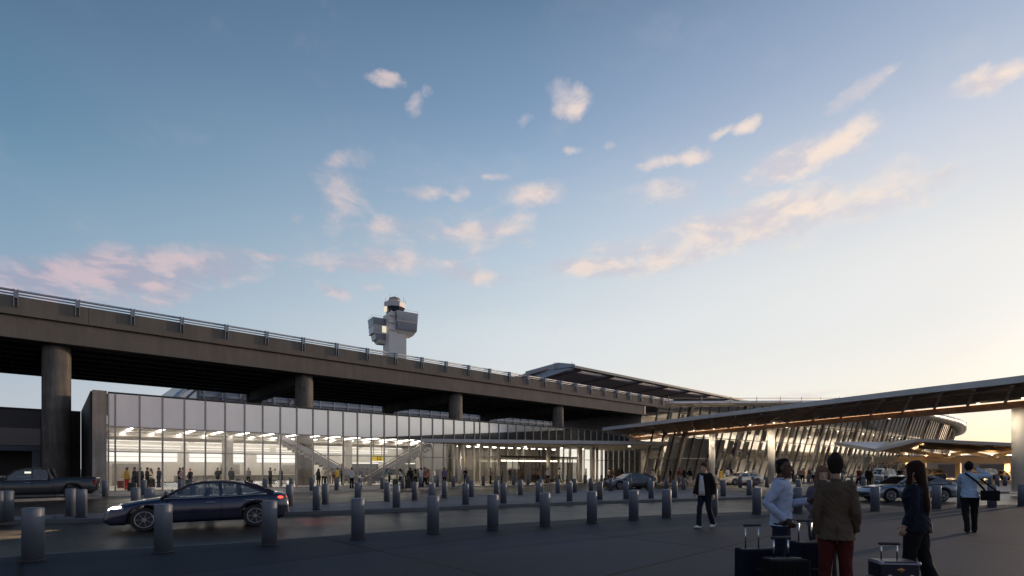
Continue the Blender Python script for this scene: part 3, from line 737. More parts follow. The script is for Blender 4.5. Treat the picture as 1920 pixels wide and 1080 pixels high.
# resample by arc length
cum = [0]
for i in range(len(WP) - 1): cum.append(cum[-1] + (WP[i + 1] - WP[i]).length)
def wat(s):
    s = max(0, min(s, cum[-1] - 1e-3))
    for i in range(len(cum) - 1):
        if cum[i + 1] >= s:
            t = (s - cum[i]) / (cum[i + 1] - cum[i]); p = WP[i].lerp(WP[i + 1], t)
            d = (WP[min(i + 2, len(WP) - 1)] - WP[max(i - 1, 0)]).normalized()
            return p, Vector((d.y, -d.x, 0))
s0 = 0.0     # where the long face begins
LEAN = .28
def hh(s):
    t = max(0, min(1, s / 46.0))
    return 8.6 + 3.7 * t
def top(s, z, extra=0.0):
    p, nrm = wat(s); q = p + nrm * (LEAN * z + extra); q.z = z; return q
TOTS = cum[-1]
SP = 2.05
NW = int(TOTS / SP)
OVG = glass('oval_glass', (.80, .80, .78), .10, .04)
s = 0; ks = []
svals = [i * SP for i in range(NW + 1)]
MULT = mat('oval_mullion', (.105, .090, .078), .5, .3, var=.15)
for i, s in enumerate(svals):
    big = (i % 6 == 3)
    h = hh(s); a, b = top(s, .1), top(s, h)
    p, nrm = wat(s); tng = Vector((-nrm.y, nrm.x, 0))
    m = MB(); wd = .50 if big else .12; dp = .45 if big else .20
    m.beam(LO(a), LO(b), dp, wd, up=tng)
    m.build('oval_column' if big else 'wall_mullion', MULT if not big else mat('oval_column', (.15, .13, .115), .55, .1, var=.15), ov)
    if i < NW:
        s2 = s + SP; h2 = hh(s2)
        m = MB(); g0 = .14
        vs = [LO(top(s, g0)), LO(top(s2, g0)), LO(top(s2, h2)), LO(top(s, h))]
        m.add(vs, [(0, 1, 2, 3)]); m.build('glass_panel', OVG, ov)
for z in (.14, 2.95, 5.6, 8.3):
    m = MB()
    for i in range(NW * 2): m.beam(LO(top(i * SP / 2, z, .02)), LO(top((i + 1) * SP / 2, z, .02)), .12, .10 if z > 1 else .3)
    m.build('glazing_bar', MULT, ov)
# roof slab with an overhanging rim
inner, rim0, rim1 = [], [], []
NS = 150
for i in range(NS + 1):
    s = TOTS * i / NS; h = hh(s)
    t = max(0, min(1, (s - s0 - 50) / 60.0)); over = .8 + 1.0 * t
    rim0.append(top(s, h, over)); inner.append(top(s, h, -.3))
    rim1.append(top(s, h, over + .5))
def band(A, za, B, zb, name, mt, close=False):
    m = MB(); vs = []
    for a, b in zip(A, B): vs += [LO(a) + Vector((0, 0, za)), LO(b) + Vector((0, 0, zb))]
    m.add(vs, [(2 * i, 2 * i + 2, 2 * i + 3, 2 * i + 1) for i in range(len(A) - 1)], True)
    ob = m.build(name, mt, ov); sd_ = ob.modifiers.new('thickness', 'SOLIDIFY'); sd_.thickness = .06; return ob
RIMW = mat('rim_soffit', (.62, .56, .50), .5, var=.06)
band(inner, 0, rim0, .15, 'eaves_soffit', RIMW)
band(rim0, .15, rim1, .35, 'eaves_edge', mat('rim_metal', (.52, .53, .55), .28, .5))
m = MB(); vs = []; RT = []
for i, (p, q) in enumerate(zip(rim1, inner)):
    t = max(0, min(1, (TOTS * i / NS - 50) / 50.0)); hz = .62 + .75 * t; RT.append(hz)
    vs += [LO(p) + Vector((0, 0, .35)), LO(p + (q - p) * .12) + Vector((0, 0, hz))]
m.add(vs, [(2 * i, 2 * i + 2, 2 * i + 3, 2 * i + 1) for i in range(NS)], True)
ob = m.build('rim_upstand', mat('rim_upstand', (.62, .57, .53), .35, .2), ov); sd_ = ob.modifiers.new('thickness', 'SOLIDIFY'); sd_.thickness = .06
m = MB()
for i in range(0, NS): m.beam(LO(rim1[i]) + Vector((0, 0, RT[i] + .3)), LO(rim1[i + 1]) + Vector((0, 0, RT[i + 1] + .3)), .06, .06)
for i in range(0, NS, 5): m.beam(LO(rim1[i]) + Vector((0, 0, .35)), LO(rim1[i]) + Vector((0, 0, RT[i] + .5)), .07, .07, up=Vector((1, 0, 0)))
m.build('rim_rail', FRAMED, ov)
back = [(-14, 100), (20, 150), (80, 200)]
rp = [LO(top(TOTS * i / 40, 0, .8 + LEAN * 9)) for i in range(41)]
pts = [(p.x, p.y, hh(TOTS * i / 40) + .55) for i, p in enumerate(rp)]
cen = LO(cw(52, 140, 12.4))
m = MB(); m.add(pts + [tuple(cen)], [(i, i + 1, 41) for i in range(40)]); m.build('roof', mat('roof_metal', (.28, .28, .29), .5, .4), ov)
# inside: floors, back wall, lamps and pale panels that imitate bright streaks in the glass
def offs(s, k, z):
    p, nrm = wat(s); q = p - nrm * k; q.z = z; return q
A = [offs(TOTS * i / 60, 7.5, 0) for i in range(3, 61)]
m = MB(); vs = []
for a in A: vs += [LO(a), LO(a) + Vector((0, 0, 9.0))]
m.add(vs, [(2 * i, 2 * i + 2, 2 * i + 3, 2 * i + 1) for i in range(len(A) - 1)]); m.build('inner_wall', mat('oval_inner_wall', (.66, .62, .56), .7, var=.3, vscale=.28), ov)
def slab(z0, z1, k0, k1, name, mt, sa=8, sb=61):
    m = MB(); P = [(offs(TOTS * i / 60, k0, 0), offs(TOTS * i / 60, k1, 0)) for i in range(sa, sb)]
    vs = []
    for a, b in P: vs += [LO(a) + Vector((0, 0, z0)), LO(a) + Vector((0, 0, z1)), LO(b) + Vector((0, 0, z1)), LO(b) + Vector((0, 0, z0))]
    fs = []
    for i in range(len(P) - 1):
        o = 4 * i; fs += [(o, o + 4, o + 5, o + 1), (o + 1, o + 5, o + 6, o + 2), (o + 2, o + 6, o + 7, o + 3), (o + 3, o + 7, o + 4, o)]
    m.add(vs, fs); return m.build(name, mt, ov)
slab(4.15, 4.6, 1.6, 7.4, 'mezzanine', mat('mezzanine_edge', (.40, .37, .33), .6), 3)
slab(9.0, 9.2, -1.2, 7.4, 'inner_ceiling', LOBW, 3)
slab(2.9, 3.05, -.6, 7.4, 'entrance_lintel', LOBD, 28, 38)
OLIT = emis('oval_lamp', (1.0, .90, .78), 14)
for i in range(int(NW)):
    s = (i + .5) * SP
    if s < 10: continue
    if i % 3: continue
    q = offs(s, 3.6, 8.95); m = MB(); m.tube([LO(q), LO(q) - Vector((0, 0, .05))], [.12, .12], 10); m.build('ceiling_lamp', OLIT, ov)
    for z_, e_ in ((8.85, 1250), (4.0, 170)):
        l = bpy.data.lights.new('oval_lamp_light', 'SPOT'); l.energy = e_ * 2.0; l.color = (1, .89, .74); l.spot_size = R_(172); l.spot_blend = .5; l.shadow_soft_size = .3
        o = bpy.data.objects.new('oval_lamp_light', l); COL.objects.link(o); o.location = (q.x, q.y, z_)
random.seed(5)
BL = [mat('streak_white', (.80, .77, .72), .7, var=.1, vscale=.8), mat('streak_pale', (.66, .63, .58), .7, var=.12, vscale=.8), mat('streak_grey', (.30, .28, .26), .7, var=.2), mat('streak_mid', (.46, .43, .40), .7, var=.15)]  # tones of flat panels added to imitate streaky reflections in the panes
for i in range(NW):
    s = i * SP
    if s < s0 - 6: continue
    for z0, z1, pr_ in ((.2, 2.85, .75), (3.0, 5.5, .8), (5.7, 8.2, .75)):
        if random.random() < pr_:
            w0 = s + random.uniform(.15, .9); w1 = min(s + SP - .1, w0 + random.uniform(.7, 1.6)); mt = random.choice(BL if i > 14 else BL[1:])
            za = z0 + (z1 - z0) * random.choice((0, 0, .3, .5))
            a0, b0, c0, d0 = top(w0, za, -.35), top(w1, za, -.35), top(w1, z1, -.35), top(w0, z1, -.35)
            m = MB(); m.add([LO(a0), LO(b0), LO(c0), LO(d0)], [(0, 1, 2, 3)]); m.build('streak_panel', mt, ov)
# lower blank panels near the left end of the wall
m = MB()
for i in range(5):
    s = s0 + 3.3 + i * 2.4
    m.add([LO(top(s, .1, -.15)), LO(top(s + 2.4, .1, -.15)), LO(top(s + 2.4, 5.5, -.15)), LO(top(s, 5.5, -.15))], [(0, 1, 2, 3)])
m.build('grey_lower_panel', mat('grey_lower', (.42, .39, .36), .4, var=.08), ov)
# short wall joining the hall to the oval
# ---------------------------------------------------------------- great wing roof behind the bridge
wr = empty('wing_roof_building', (90, 86, 0), 0, 'large winged terminal roof with slot skylights rising behind the bridge', 'roof')
WG = mat('wing_roof', (.42, .34, .34), .6, var=.1, vscale=.3); WGT = mat('wing_roof_edge', (.19, .195, .21), .5, .3)
dW = 86.0
ua, ub = au(1076, dW), au(1400, dW)
hW = (HY - 686) / ((2035 - 1076) * C_) * dW + EYE
wox = Vector((90, 86, 0))
def wv(u, t): return (u - 90, t, hW - .4 - .05 * t)
def wpiece(u0, u1, t0, t1, name, mt, th=.6):
    m = MB(); m.add([wv(u0, t0), wv(u1, t0), wv(u1, t1), wv(u0, t1)] + [tuple(Vector(wv(*q)) + Vector((0, 0, th))) for q in ((u0, t0), (u1, t0), (u1, t1), (u0, t1))],
      [(0, 3, 2, 1), (4, 5, 6, 7), (0, 1, 5, 4), (1, 2, 6, 5), (2, 3, 7, 6), (3, 0, 4, 7)]); m.build(name, mt, wr)
wpiece(ua - 4, ub + 10, 0, 1.6, 'front_beam', WGT)
wpiece(ua - 4, ub + 10, 3.4, 60, 'roof_plane', WG)
npan = 9
pw = (ub - ua) / 7.2
for k in range(npan):
    u = ua + 3.5 + pw * k
    wpiece(u - 1.6, u + 1.6, 1.6, 3.4, 'roof_bridge', WG)
    m = MB(); a = Vector(wv(u, .3)); b = Vector(wv(u - 1.5, 40)); m.beam(a + Vector((0, 0, -.15)), b + Vector((0, 0, -.15)), .45, .3); m.build('roof_rib', mat('wing_rib', (.26, .21, .21), .6), wr)
# turned-up left end facet
a, b, c, d = pz(1046, 683.5, 127), pz(985, 700, 140), pz(1018, 709, 132), pz(1076, 690, 122)
a2 = pz(1078, 686.5, 121)
m = MB(); P = [Vector((q.x - 90, q.y - 86, q.z)) for q in (a, b, c, d, a2)]
m.add(P + [q + Vector((0, 0, .5)) for q in P], [(0, 1, 2, 3, 4), (9, 8, 7, 6, 5)] + [(i, i + 5, (i + 1) % 5 + 5, (i + 1) % 5) for i in range(5)]); m.build('end_facet', mat('wing_facet', (.30, .32, .36), .45, .3), wr)
m = MB()
for px in (1040, 1043.5, 1074): q = pz(px, 686, 127); m.beam(Vector((q.x - 90, q.y - 86, q.z - 1)), Vector((q.x - 90 - .3, q.y - 86, q.z + .9)), .07, .07, up=Vector((1, 0, 0)))
m.build('antenna', FRAMED, wr)
m = MB(); m.bb(ua - 90 + 5, ub - 90 + 8, 30, 60, 0, hW - 3); m.build('body', mat('wing_body', (.2, .2, .21), .6, var=.1), wr)
# ---------------------------------------------------------------- long blue-glass terminal behind the bridge
bt = empty('rear_terminal', (70, 102, 0), 0, 'long rear terminal with blue glass band seen through the gap under the bridge', 'building')
dR = 102.0; r0, r1 = au(290, dR), au(1190, dR)
m = MB(); m.bb(r0 - 70 + 6, r1 - 70, .4, 40, 0, 18.5); m.build('glass_body', mat('rear_glass', (.17, .21, .28), .25, spec=.6, var=.15, vscale=.15), bt)
random.seed(11)
m = MB()
u = r0 + 7
while u < r1: m.bb(u - 70, u - 70 + .16, .0, .38, 8, 18.3); u += 2.9
m.build('facade_rib', mat('rear_rib', (.40, .43, .48), .5), bt)
m = MB(); m.bb(r0 - 70 + 6, r1 - 70, .05, .38, 14.2, 14.7); m.bb(r0 - 70 + 6, r1 - 70, .05, .38, 17.8, 18.5); m.bb(r0 - 70 + 6, r1 - 70, .05, .38, 10, 12.3); m.build('facade_band', mat('rear_band', (.30, .33, .38), .5, var=.2, vscale=.2), bt)
m = MB()   # curved pipe-like hood at its left end and roof walkway
pts = [Vector((r0 - 70 + 7 - 4.5 * math.sin(R_(t)), -1.0, 11.2 + 5.0 * math.cos(R_(t)))) for t in range(0, 91, 9)]
for yy in (-1, 2, 5): m.tube([p + Vector((0, yy, 0)) for p in pts], [.28] * len(pts), 8)
m.build('curved_hood', mat('hood_metal', (.42, .45, .50), .35, .6), bt)
m = MB()
for k in range(5): m.beam((r0 - 70 + 2.0 + 4 * k, -1.2, 11), (r0 - 70 + 6 + 4 * k, -1.2, 15.5), .35, .35); m.beam((r0 - 70 + 6 + 4 * k, -1.2, 11), (r0 - 70 + 6 + 4 * k, -1.2, 15.5), .3, .3, up=Vector((1, 0, 0)))
m.build('lattice', mat('hood_lattice', (.08, .085, .10), .5), bt)
# ---------------------------------------------------------------- dark block at far left
db = empty('dark_car_park_block', cw(-75, 62), 0, 'low dark building with horizontal bands at the far left behind the pickup', 'building')
do = Vector(db.location)
yb = 62.8
def dbx(x0, x1, y0, y1, z0, z1, name, mt): MB().bb(x0 - do.x, x1 - do.x, y0 - do.y, y1 - do.y, z0, z1).build(name, mt, db)
xr = MU[0] - 1.05
ux = au(128, yb)
dbx(au(128, DF + 16.5) - 30, xr, DF + 16.6, DF + 26, 0, 7.12, 'tall_wing', DARKWALL)
q = pz(40, 797.5, 60)
dz = 62.0
wt = EYE + (HY - 797.5) * (960 * 58 / (C_ * (2035 - 40)) ) / 960
dbx(-80, xr - 8, 66, 95, 0, .5, 'plinth', DARKWALL)
dbx(-90, au(76, 57), 57, 57.3, 4.95, 6.35, 'upper_band', mat('band_grey', (.06, .06, .068), .6))
dbx(-90, au(76, 57), 57.1, 57.25, 3.55, 4.95, 'window_band', mat('band_glass', (.03, .04, .06), .15, spec=.7))
dbx(-90, au(76, 57), 56.9, 57.3, 3.1, 3.5, 'lintel', mat('band_blue', (.06, .075, .11), .5))
dbx(-90, au(60, 57), 59, 59.3, .0, 3.1, 'recess_wall', mat('recess', (.01, .011, .013), .7))
dbx(au(60, 57), au(76, 57), 57, 57.3, 0, 3.1, 'pier', mat('band_blue', (.06, .075, .11), .5))
dbx(-90, au(76, 57), 57.3, 80, 5.9, 6.3, 'roof', DARKWALL)
dbx(-90, au(60, 57), 56.95, 57.1, .95, 1.1, 'rail', FRAME)
dbx(au(46, 56.8), au(59, 56.8), 56.8, 56.9, 1.28, 1.42, 'lamp', emis('car_park_lamp', (1, .85, .55), 6))
# ---------------------------------------------------------------- folded canopy and forecourt building at right
fcn = empty('folded_canopy', cw(60, 72), 0, 'folded butterfly canopy with gold underside at the right, on square posts', 'canopy')
fo = Vector(fcn.location); fo.z = 0
def LF(v): return Vector((v.x - fo.x, v.y - fo.y, v.z))
FT = mat('folded_top', (.62, .60, .60), .4, var=.05); FU = mat('folded_under', (.62, .47, .30), .5, var=.12, vscale=.5)
tip, val, rdg, rgt = pz(1565, 832.5, 72), pz(1640, 846, 66), pz(1720, 826.5, 68), pz(1960, 838, 62)
bk_t, bk_r, bk_x = pz(1660, 834, 96), pz(1745, 838, 100), pz(1960, 848, 98)
def plate(P, th, name, mt, par=fcn, f=LF):
    m = MB(); n = len(P); Q = [f(p) for p in P]
    m.add(Q + [q + Vector((0, 0, th)) for q in Q], [tuple(range(n)), tuple(range(n, 2 * n))[::-1]] + [(i, i + n, (i + 1) % n + n, (i + 1) % n) for i in range(n)]); return m.build(name, mt, par)
plate([tip, val, pz(1665, 831.5, 84)], .30, 'roof_plate', FT)
plate([val, rdg, pz(1665, 832, 83.9)], .30, 'roof_plate', FU)
plate([rdg, rgt, bk_x, bk_r], .30, 'roof_plate', FU)
plate([rdg, val, pz(1705, 853, 90), bk_r], .25, 'roof_plate', FU)
for a, b in ((tip, val), (val, rdg), (rdg, rgt)):
    m = MB(); m.beam(LF(a) + Vector((0, 0, .1)), LF(b) + Vector((0, 0, .1)), .12, .42); m.build('roof_edge', mat('folded_edge', (.50, .45, .39), .45), fcn)
for k, (xa, ya, xb, yb_, Z1, Z2) in enumerate(((1735, 834, 1900, 843, 70, 76), (1725, 838, 1960, 850, 74, 84), (1760, 836, 1850, 855, 72, 90), (1860, 838, 1770, 856, 68, 88), (1900, 838, 1960, 855, 66, 84), (1690, 842, 1770, 857, 72, 88), (1940, 840, 1860, 856, 66, 86))):
    m = MB(); m.beam(LF(pz(xa, ya, Z1)), LF(pz(xb, yb_, Z2)), .35, .55); m.build('roof_beam', FU, fcn)
a, b = pz(1636, 856, 84), pz(2010, 859, 80)
m = MB(); m.beam(LF(a) + Vector((0, 0, -.45)), LF(b) + Vector((0, 0, -.45)), .5, .95); m.build('lintel_beam', mat('lintel_beige', (.50, .43, .33), .6, var=.06), fcn)
for px, Z, wd in ((1797, 84, 1.6), (1640 + 62, 88, .5), (1733, 92, .55), (1889, 84, 1.3), (1965, 80, 1.4)):
    q = pz(px, 862, Z); m = MB(); m.bb(q.x - fo.x - wd / 2, q.x - fo.x + wd / 2, q.y - fo.y - .3, q.y - fo.y + .3, 0, 3.4); m.build('post', mat('post_lamplit', (.52, .40, .22), .55, var=.08), fcn)  # yellow lamplight on the posts is put into their colour
for px, py, Z in ((1712, 861, 86), (1748, 862, 87), (1848, 862, 82), (1870, 862, 82), (1903, 862, 81), (1790, 862, 86)):
    q = downlight(px, py, Z + 1.0, fcn, fo, r=.2, power=1300, col=(1, .74, .42), zfix=3.25)
for px, py, Z in ((1700, 852, 86), (1780, 853, 84), (1860, 853, 82), (1930, 853, 80)):  # uplights added only to brighten the underside of the folded canopy
    q = pz(px, py, Z - 2); m = MB(); m.tube([LF(q), LF(q) + Vector((0, 0, .1))], [.08, .12], 10); m.build('added_uplight', DL, fcn)
    l = bpy.data.lights.new('folded_fill_light', 'SPOT'); l.energy = 1100; l.color = (1, .74, .46); l.spot_size = R_(165); l.spot_blend = .7; l.shadow_soft_size = .1
    o = bpy.data.objects.new('folded_fill_light', l); COL.objects.link(o); o.location = Vector((q.x, q.y, 3.3)) - FWD * 3.0; o.rotation_euler = (R_(180), 0, 0)
bw = empty('forecourt_building', cw(80, 104), 0, 'low beige building with recessed openings behind the parked cars at right', 'building')
bo = Vector(bw.location); bo.z = 0
def LB(v): return Vector((v.x - bo.x, v.y - bo.y, v.z))
a, b = cw(82, 112), cw(125, 106)
m = MB(); m.beam(LB(a) + Vector((0, 0, 2.2)), LB(b) + Vector((0, 0, 2.2)), .5, 4.4); m.build('wall', mat('forecourt_wall', (.40, .34, .26), .7, var=.08), bw)
dd_ = (b - a).normalized()
for t0, t1 in ((2, 7), (10, 14), (18, 26), (31, 36)):
    m = MB(); m.beam(LB(a + dd_ * t0) + Vector((0, 0, 1.35)) - FWD * .3, LB(a + dd_ * t1) + Vector((0, 0, 1.35)) - FWD * .3, .2, 2.5); m.build('garage_door', mat('garage_door', (.17, .13, .10), .6, var=.1), bw)
m = MB(); m.beam(LB(a) + Vector((0, 0, 4.5)), LB(b) + Vector((0, 0, 4.5)), .9, .22); m.build('coping', FT, bw)
# ---------------------------------------------------------------- control tower
TZ = 280.0
tq = pz(740, 640, TZ)
tw = empty('control_tower', (tq.x, tq.y, 0), 0, 'pale airport control tower with stepped glass boxes and octagonal cab', 'tower')
K = TZ / F0
fw = FWD
axr = (RIGHT * math.cos(R_(33)) + FWD * math.sin(R_(33)))      # along the right-hand face
axl = (-RIGHT * math.sin(R_(33)) + FWD * math.cos(R_(33)))     # along the left-hand face
TW_ = mat('tower_concrete', (.80, .75, .71), .6, var=.06, vscale=.1); TG = mat('tower_glass', (.20, .23, .29), .12, spec=.8, var=.12, vscale=.2)
TGL = mat('tower_panel', (.50, .49, .52), .35, .3, var=.1, vscale=.2); TWH = mat('tower_pale_panel', (.75, .70, .58), .35)  # the last one is a plain pale colour without emission
def zy(py): return EYE + (HY - py) * K
def frust(cx, cy, wx0, wy0, wx1, wy1, z0, z1, name, mt):
    c = axr * cx + axl * cy; vs = []
    for (wx, wy, z) in ((wx0, wy0, z0), (wx1, wy1, z1)):
        for a, b in ((-1, -1), (1, -1), (1, 1), (-1, 1)):
            p = c + axr * (a * wx / 2) + axl * (b * wy / 2); vs.append((p.x, p.y, z))
    m = MB(); m.add(vs, [(3, 2, 1, 0), (4, 5, 6, 7), (0, 1, 5, 4), (1, 2, 6, 5), (2, 3, 7, 6), (3, 0, 4, 7)]); return m.build(name, mt, tw)
SW = 9.7
frust(0, 0, SW, SW, SW, SW, 0, zy(592), 'shaft', TW_)
frust(.3, 0, SW * .85, SW * .85, SW * .7, SW * .7, zy(592), zy(584.5), 'shaft_cap', TW_)
# right-hand box, two tiers flaring upwards, tapered foot
bx, by = 4.6, -2.0
frust(bx, by, 11.0, 9.6, 11.4, 10.2, zy(622), zy(607.5), 'lower_tier', TG)
frust(bx, by, 11.6, 10.4, 11.6, 10.4, zy(607.5), zy(606), 'white_band', TWH)
frust(bx, by, 11.5, 10.3, 12.0, 10.9, zy(606), zy(590), 'upper_tier', TGL)
frust(bx, by, 12.2, 11.1, 12.2, 11.1, zy(590), zy(589), 'roof_edge', TW_)
frust(bx, by + .6, 8.5, 7.0, 11.0, 9.6, zy(629), zy(622), 'tapered_foot', TW_)
m = MB()
for kk in range(-6, 7):
    for tier0, tier1, wx, wy in ((621.6, 607.8, 11.3, 10.0), (605.8, 590.3, 11.85, 10.7)):
        p = axr * (bx + kk * .88) + axl * (by - wy / 2 - .05); m.beam((p.x, p.y, zy(tier0)), (p.x, p.y, zy(tier1)), .16, .16, up=Vector((1, 0, 0)))
        p = axr * (bx - wx / 2 - .05) + axl * (by + kk * .78); m.beam((p.x, p.y, zy(tier0)), (p.x, p.y, zy(tier1)), .16, .16, up=Vector((1, 0, 0)))
m.build('facade_fins', mat('tower_fin', (.34, .35, .38), .4), tw)
# left-hand stack of three glazed tiers
lx, ly = -8.0, 4.2
frust(lx, ly, 7.6, 8.2, 8.2, 8.8, zy(614), zy(602), 'left_upper_tier', TG)
frust(lx, ly, 8.4, 9.0, 8.4, 9.0, zy(602), zy(600.5), 'left_roof', TGL)
frust(lx, ly, 7.0, 7.8, 7.6, 8.2, zy(628), zy(615), 'left_middle_tier', TGL)
frust(lx, ly, 8.0, 8.6, 8.0, 8.6, zy(615), zy(614), 'floor_edge', TW_)
frust(lx + .5, ly - .2, 5.4, 6.6, 6.6, 7.4, zy(640), zy(629), 'left_lower_tier', TG)
frust(lx, ly, 7.4, 8.2, 7.4, 8.2, zy(629), zy(628), 'floor_edge', TW_)
frust(lx + 1.4, ly - .3, 3.6, 4.4, 5.4, 6.6, zy(646), zy(640), 'left_foot', TW_)
p = axr * (lx + 1.0) + axl * (ly - 4.32); q = axr * (lx + 3.6) + axl * (ly - 4.32)
m = MB(); m.beam((p.x, p.y, zy(620.5)), (q.x, q.y, zy(620.5)), .3, (627 - 614) * K * .9); m.build('lit_window', emis('tower_lit', (1, .90, .70), .85), tw)
m = MB()
for kk in range(-4, 5):
    for t0, t1, wy in ((613.5, 602.3, 8.6), (627.6, 615.3, 8.1)):
        p = axr * (lx + kk * .9) + axl * (ly - wy / 2 - .05); m.beam((p.x, p.y, zy(t0)), (p.x, p.y, zy(t1)), .14, .14, up=Vector((1, 0, 0)))
m.build('facade_fins', mat('tower_fin', (.34, .35, .38), .4), tw)
# white fin between the boxes
for yy0 in (597, 610, 623): frust(-3.4, -1.0, 3.0, 9.5, 3.0, 9.5, zy(yy0 + 1.3), zy(yy0), 'landing_fin', TW_)
def octo(r0, r1, z0, z1, name, mt, n=8):
    m = MB(); vs = []
    for r, z in ((r0, z0), (r1, z1)):
        for i in range(n):
            a = 2 * math.pi * (i + .5) / n + R_(20); vs.append((r * math.cos(a), r * math.sin(a), z))
    m.add(vs, [tuple(range(n))[::-1], tuple(range(n, 2 * n))] + [(i, (i + 1) % n, (i + 1) % n + n, i + n) for i in range(n)]); return m.build(name, mt, tw)
octo(3.6, 4.6, zy(590), zy(584.5), 'cab_foot', TW_)
octo(4.7, 5.6, zy(588), zy(578), 'cab_glass', mat('cab_glass', (.03, .035, .045), .08, spec=.9))
octo(5.8, 6.1, zy(578.5), zy(570), 'cab_parapet', TGL)
octo(4.2, 4.2, zy(570), zy(566), 'cab_deck', TW_)
octo(3.2, 3.0, zy(566), zy(560), 'radome_drum', mat('drum', (.42, .34, .32), .5), 12)
octo(2.6, 1.4, zy(560), zy(557.5), 'drum_cap', TWH, 12)
p = RIGHT * -4.1 - FWD * 3.6
m = MB(); m.box((p.x, p.y, zy(583)), (2.3, .3, 10.5 * K), (RIGHT * .8 + FWD * -.5, FWD, Vector((0, 0, 1)))); m.build('lit_window', emis('tower_lit', (1, .90, .70), .85), tw)
m = MB()
for px, y0, y1 in ((723, 572, 558), (731, 566, 552), (741, 558, 553), (757, 572, 557), (760, 572, 563)):
    q = RIGHT * ((px - 740) * K); m.tube([(q.x, q.y, zy(y0)), (q.x, q.y, zy(y1))], [.09, .06], 5)
m.build('antenna', FRAMED, tw)
m = MB()
for (cx, cy, wx, wy, z) in ((bx, by, 12, 11, 589), (lx, ly, 8.3, 8.9, 600.5)):
    cs = [axr * (cx + a * wx / 2) + axl * (cy + b * wy / 2) for a, b in ((-1, -1), (1, -1), (1, 1), (-1, 1))]
    for i in range(4):
        p, q = cs[i], cs[(i + 1) % 4]; m.beam((p.x, p.y, zy(z) + 1.0), (q.x, q.y, zy(z) + 1.0), .06, .06)
m.build('roof_rail', FRAMED, tw)
# ---------------------------------------------------------------- bollards
def bollard_proto():
    pass
ROWS = [
 ('plaza', 'row edging the near plaza', [(-190, 1071), (62, 1052), (306, 1036), (505, 1022), (671, 1010), (812, 1000), (924, 993), (1022, 986), (1110, 980), (1188, 975), (1250, 970.5), (1337, 967), (1419, 964), (1496, 961.5), (1641, 958), (1756, 954), (1803, 952.5), (1860, 951), (1917, 949)]),
 ('island_near', 'near row on the traffic island', [(-3, 977), (14, 976), (153, 970), (280, 966), (394, 962), (594, 956), (743, 951), (810, 948), (873, 945.5), (944, 943), (1010, 941), (1068, 939), (1125, 936.5), (1174, 935.5), (1221, 934), (1265, 933), (1356, 930), (1405, 928.5), (1497, 927.5), (1619, 925.5)]),
 ('island_far', 'far row on the traffic island', [(133, 967), (255, 962), (364, 956), (543, 948), (610, 945), (671, 941), (726, 939.5), (777.5, 937.5), (833.5, 933.7), (884.5, 931.5), (931, 929.5), (976, 927.5), (1014, 925.5), (1046, 924), (1077.5, 922.5), (1108, 921.5), (1145, 920), (1181, 919.5), (1216, 919.3), (1249.6, 919), (1281.6, 918.5), (1338, 917), (1388, 914.5), (1412, 914), (1438, 913.5), (1653, 914)]),
 ('kerb', 'row by the terminal kerb', [(197.5, 931), (270, 928.5), (338, 926), (448, 923.5), (497, 922), (546, 921), (584.5, 920), (631, 919), (675, 917.5), (716.5, 917), (755, 916), (788.5, 914), (819.6, 913), (850, 912.3), (877, 911.5), (906, 910.6), (934, 910), (963, 909.5), (990, 908.6), (1014, 907.8), (1064, 907), (1096, 906.9), (1128, 906.8), (1181, 907), (1273, 906.8), (1364, 905.8), (1376, 905.7), (1490, 904.5), (1515.6, 904.3), (1597, 903), (1644.6, 911), (1856, 914), (1870, 912), (1884.5, 911), (1901, 915)]),
]
ORD = ['', 'first', 'second', 'third', 'fourth', 'fifth', 'sixth', 'seventh', 'eighth', 'ninth', 'tenth'] + ['%dth' % i for i in range(11, 21)] + ['21st', '22nd', '23rd'] + ['%dth' % i for i in range(24, 31)] + ['31st', '32nd', '33rd'] + ['%dth' % i for i in range(34, 40)]
bm_ = MB(); HB = .95
bm_.tube([(0, 0, .015), (0, 0, HB - .02), (0, 0, HB - .005)], [.155, .155, .148], 28)
bme = bm_.mesh('bollard'); bme.materials.append(BOLLM)
cpm = MB(); cpm.tube([(0, 0, HB - .005), (0, 0, HB + .004), (0, 0, HB + .008)], [.142, .135, .09], 28); cpme = cpm.mesh('cap'); cpme.materials.append(mat('bollard_cap', (.20, .21, .23), .4, .8))
bsm = MB(); bsm.tube([(0, 0, 0), (0, 0, .035)], [.175, .168], 28); bsme = bsm.mesh('base_ring'); bsme.materials.append(mat('bollard_base', (.03, .03, .033), .7))
for key, where, lst in ROWS:
    vis = 0
    for (px, py) in lst:
        q = gp(px, py)
        if px < -150 and key != 'plaza': continue
        o = bpy.data.objects.new('bollard', bme); COL.objects.link(o); o.location = (q.x, q.y, 0); o.rotation_euler = (random.uniform(-.007, .007), random.uniform(-.007, .007), random.random() * 6)
        if px > -25: vis += 1
        lab = '%s steel bollard from the left in the %s' % (ORD[vis], where) if px > -25 else 'plain round steel bollard beyond the left edge of the plaza row'
        tag(o, lab, 'bollard', 'round steel bollards')
        c = bpy.data.objects.new('cap', cpme); COL.objects.link(c); c.parent = o
        c = bpy.data.objects.new('base_ring', bsme); COL.objects.link(c); c.parent = o
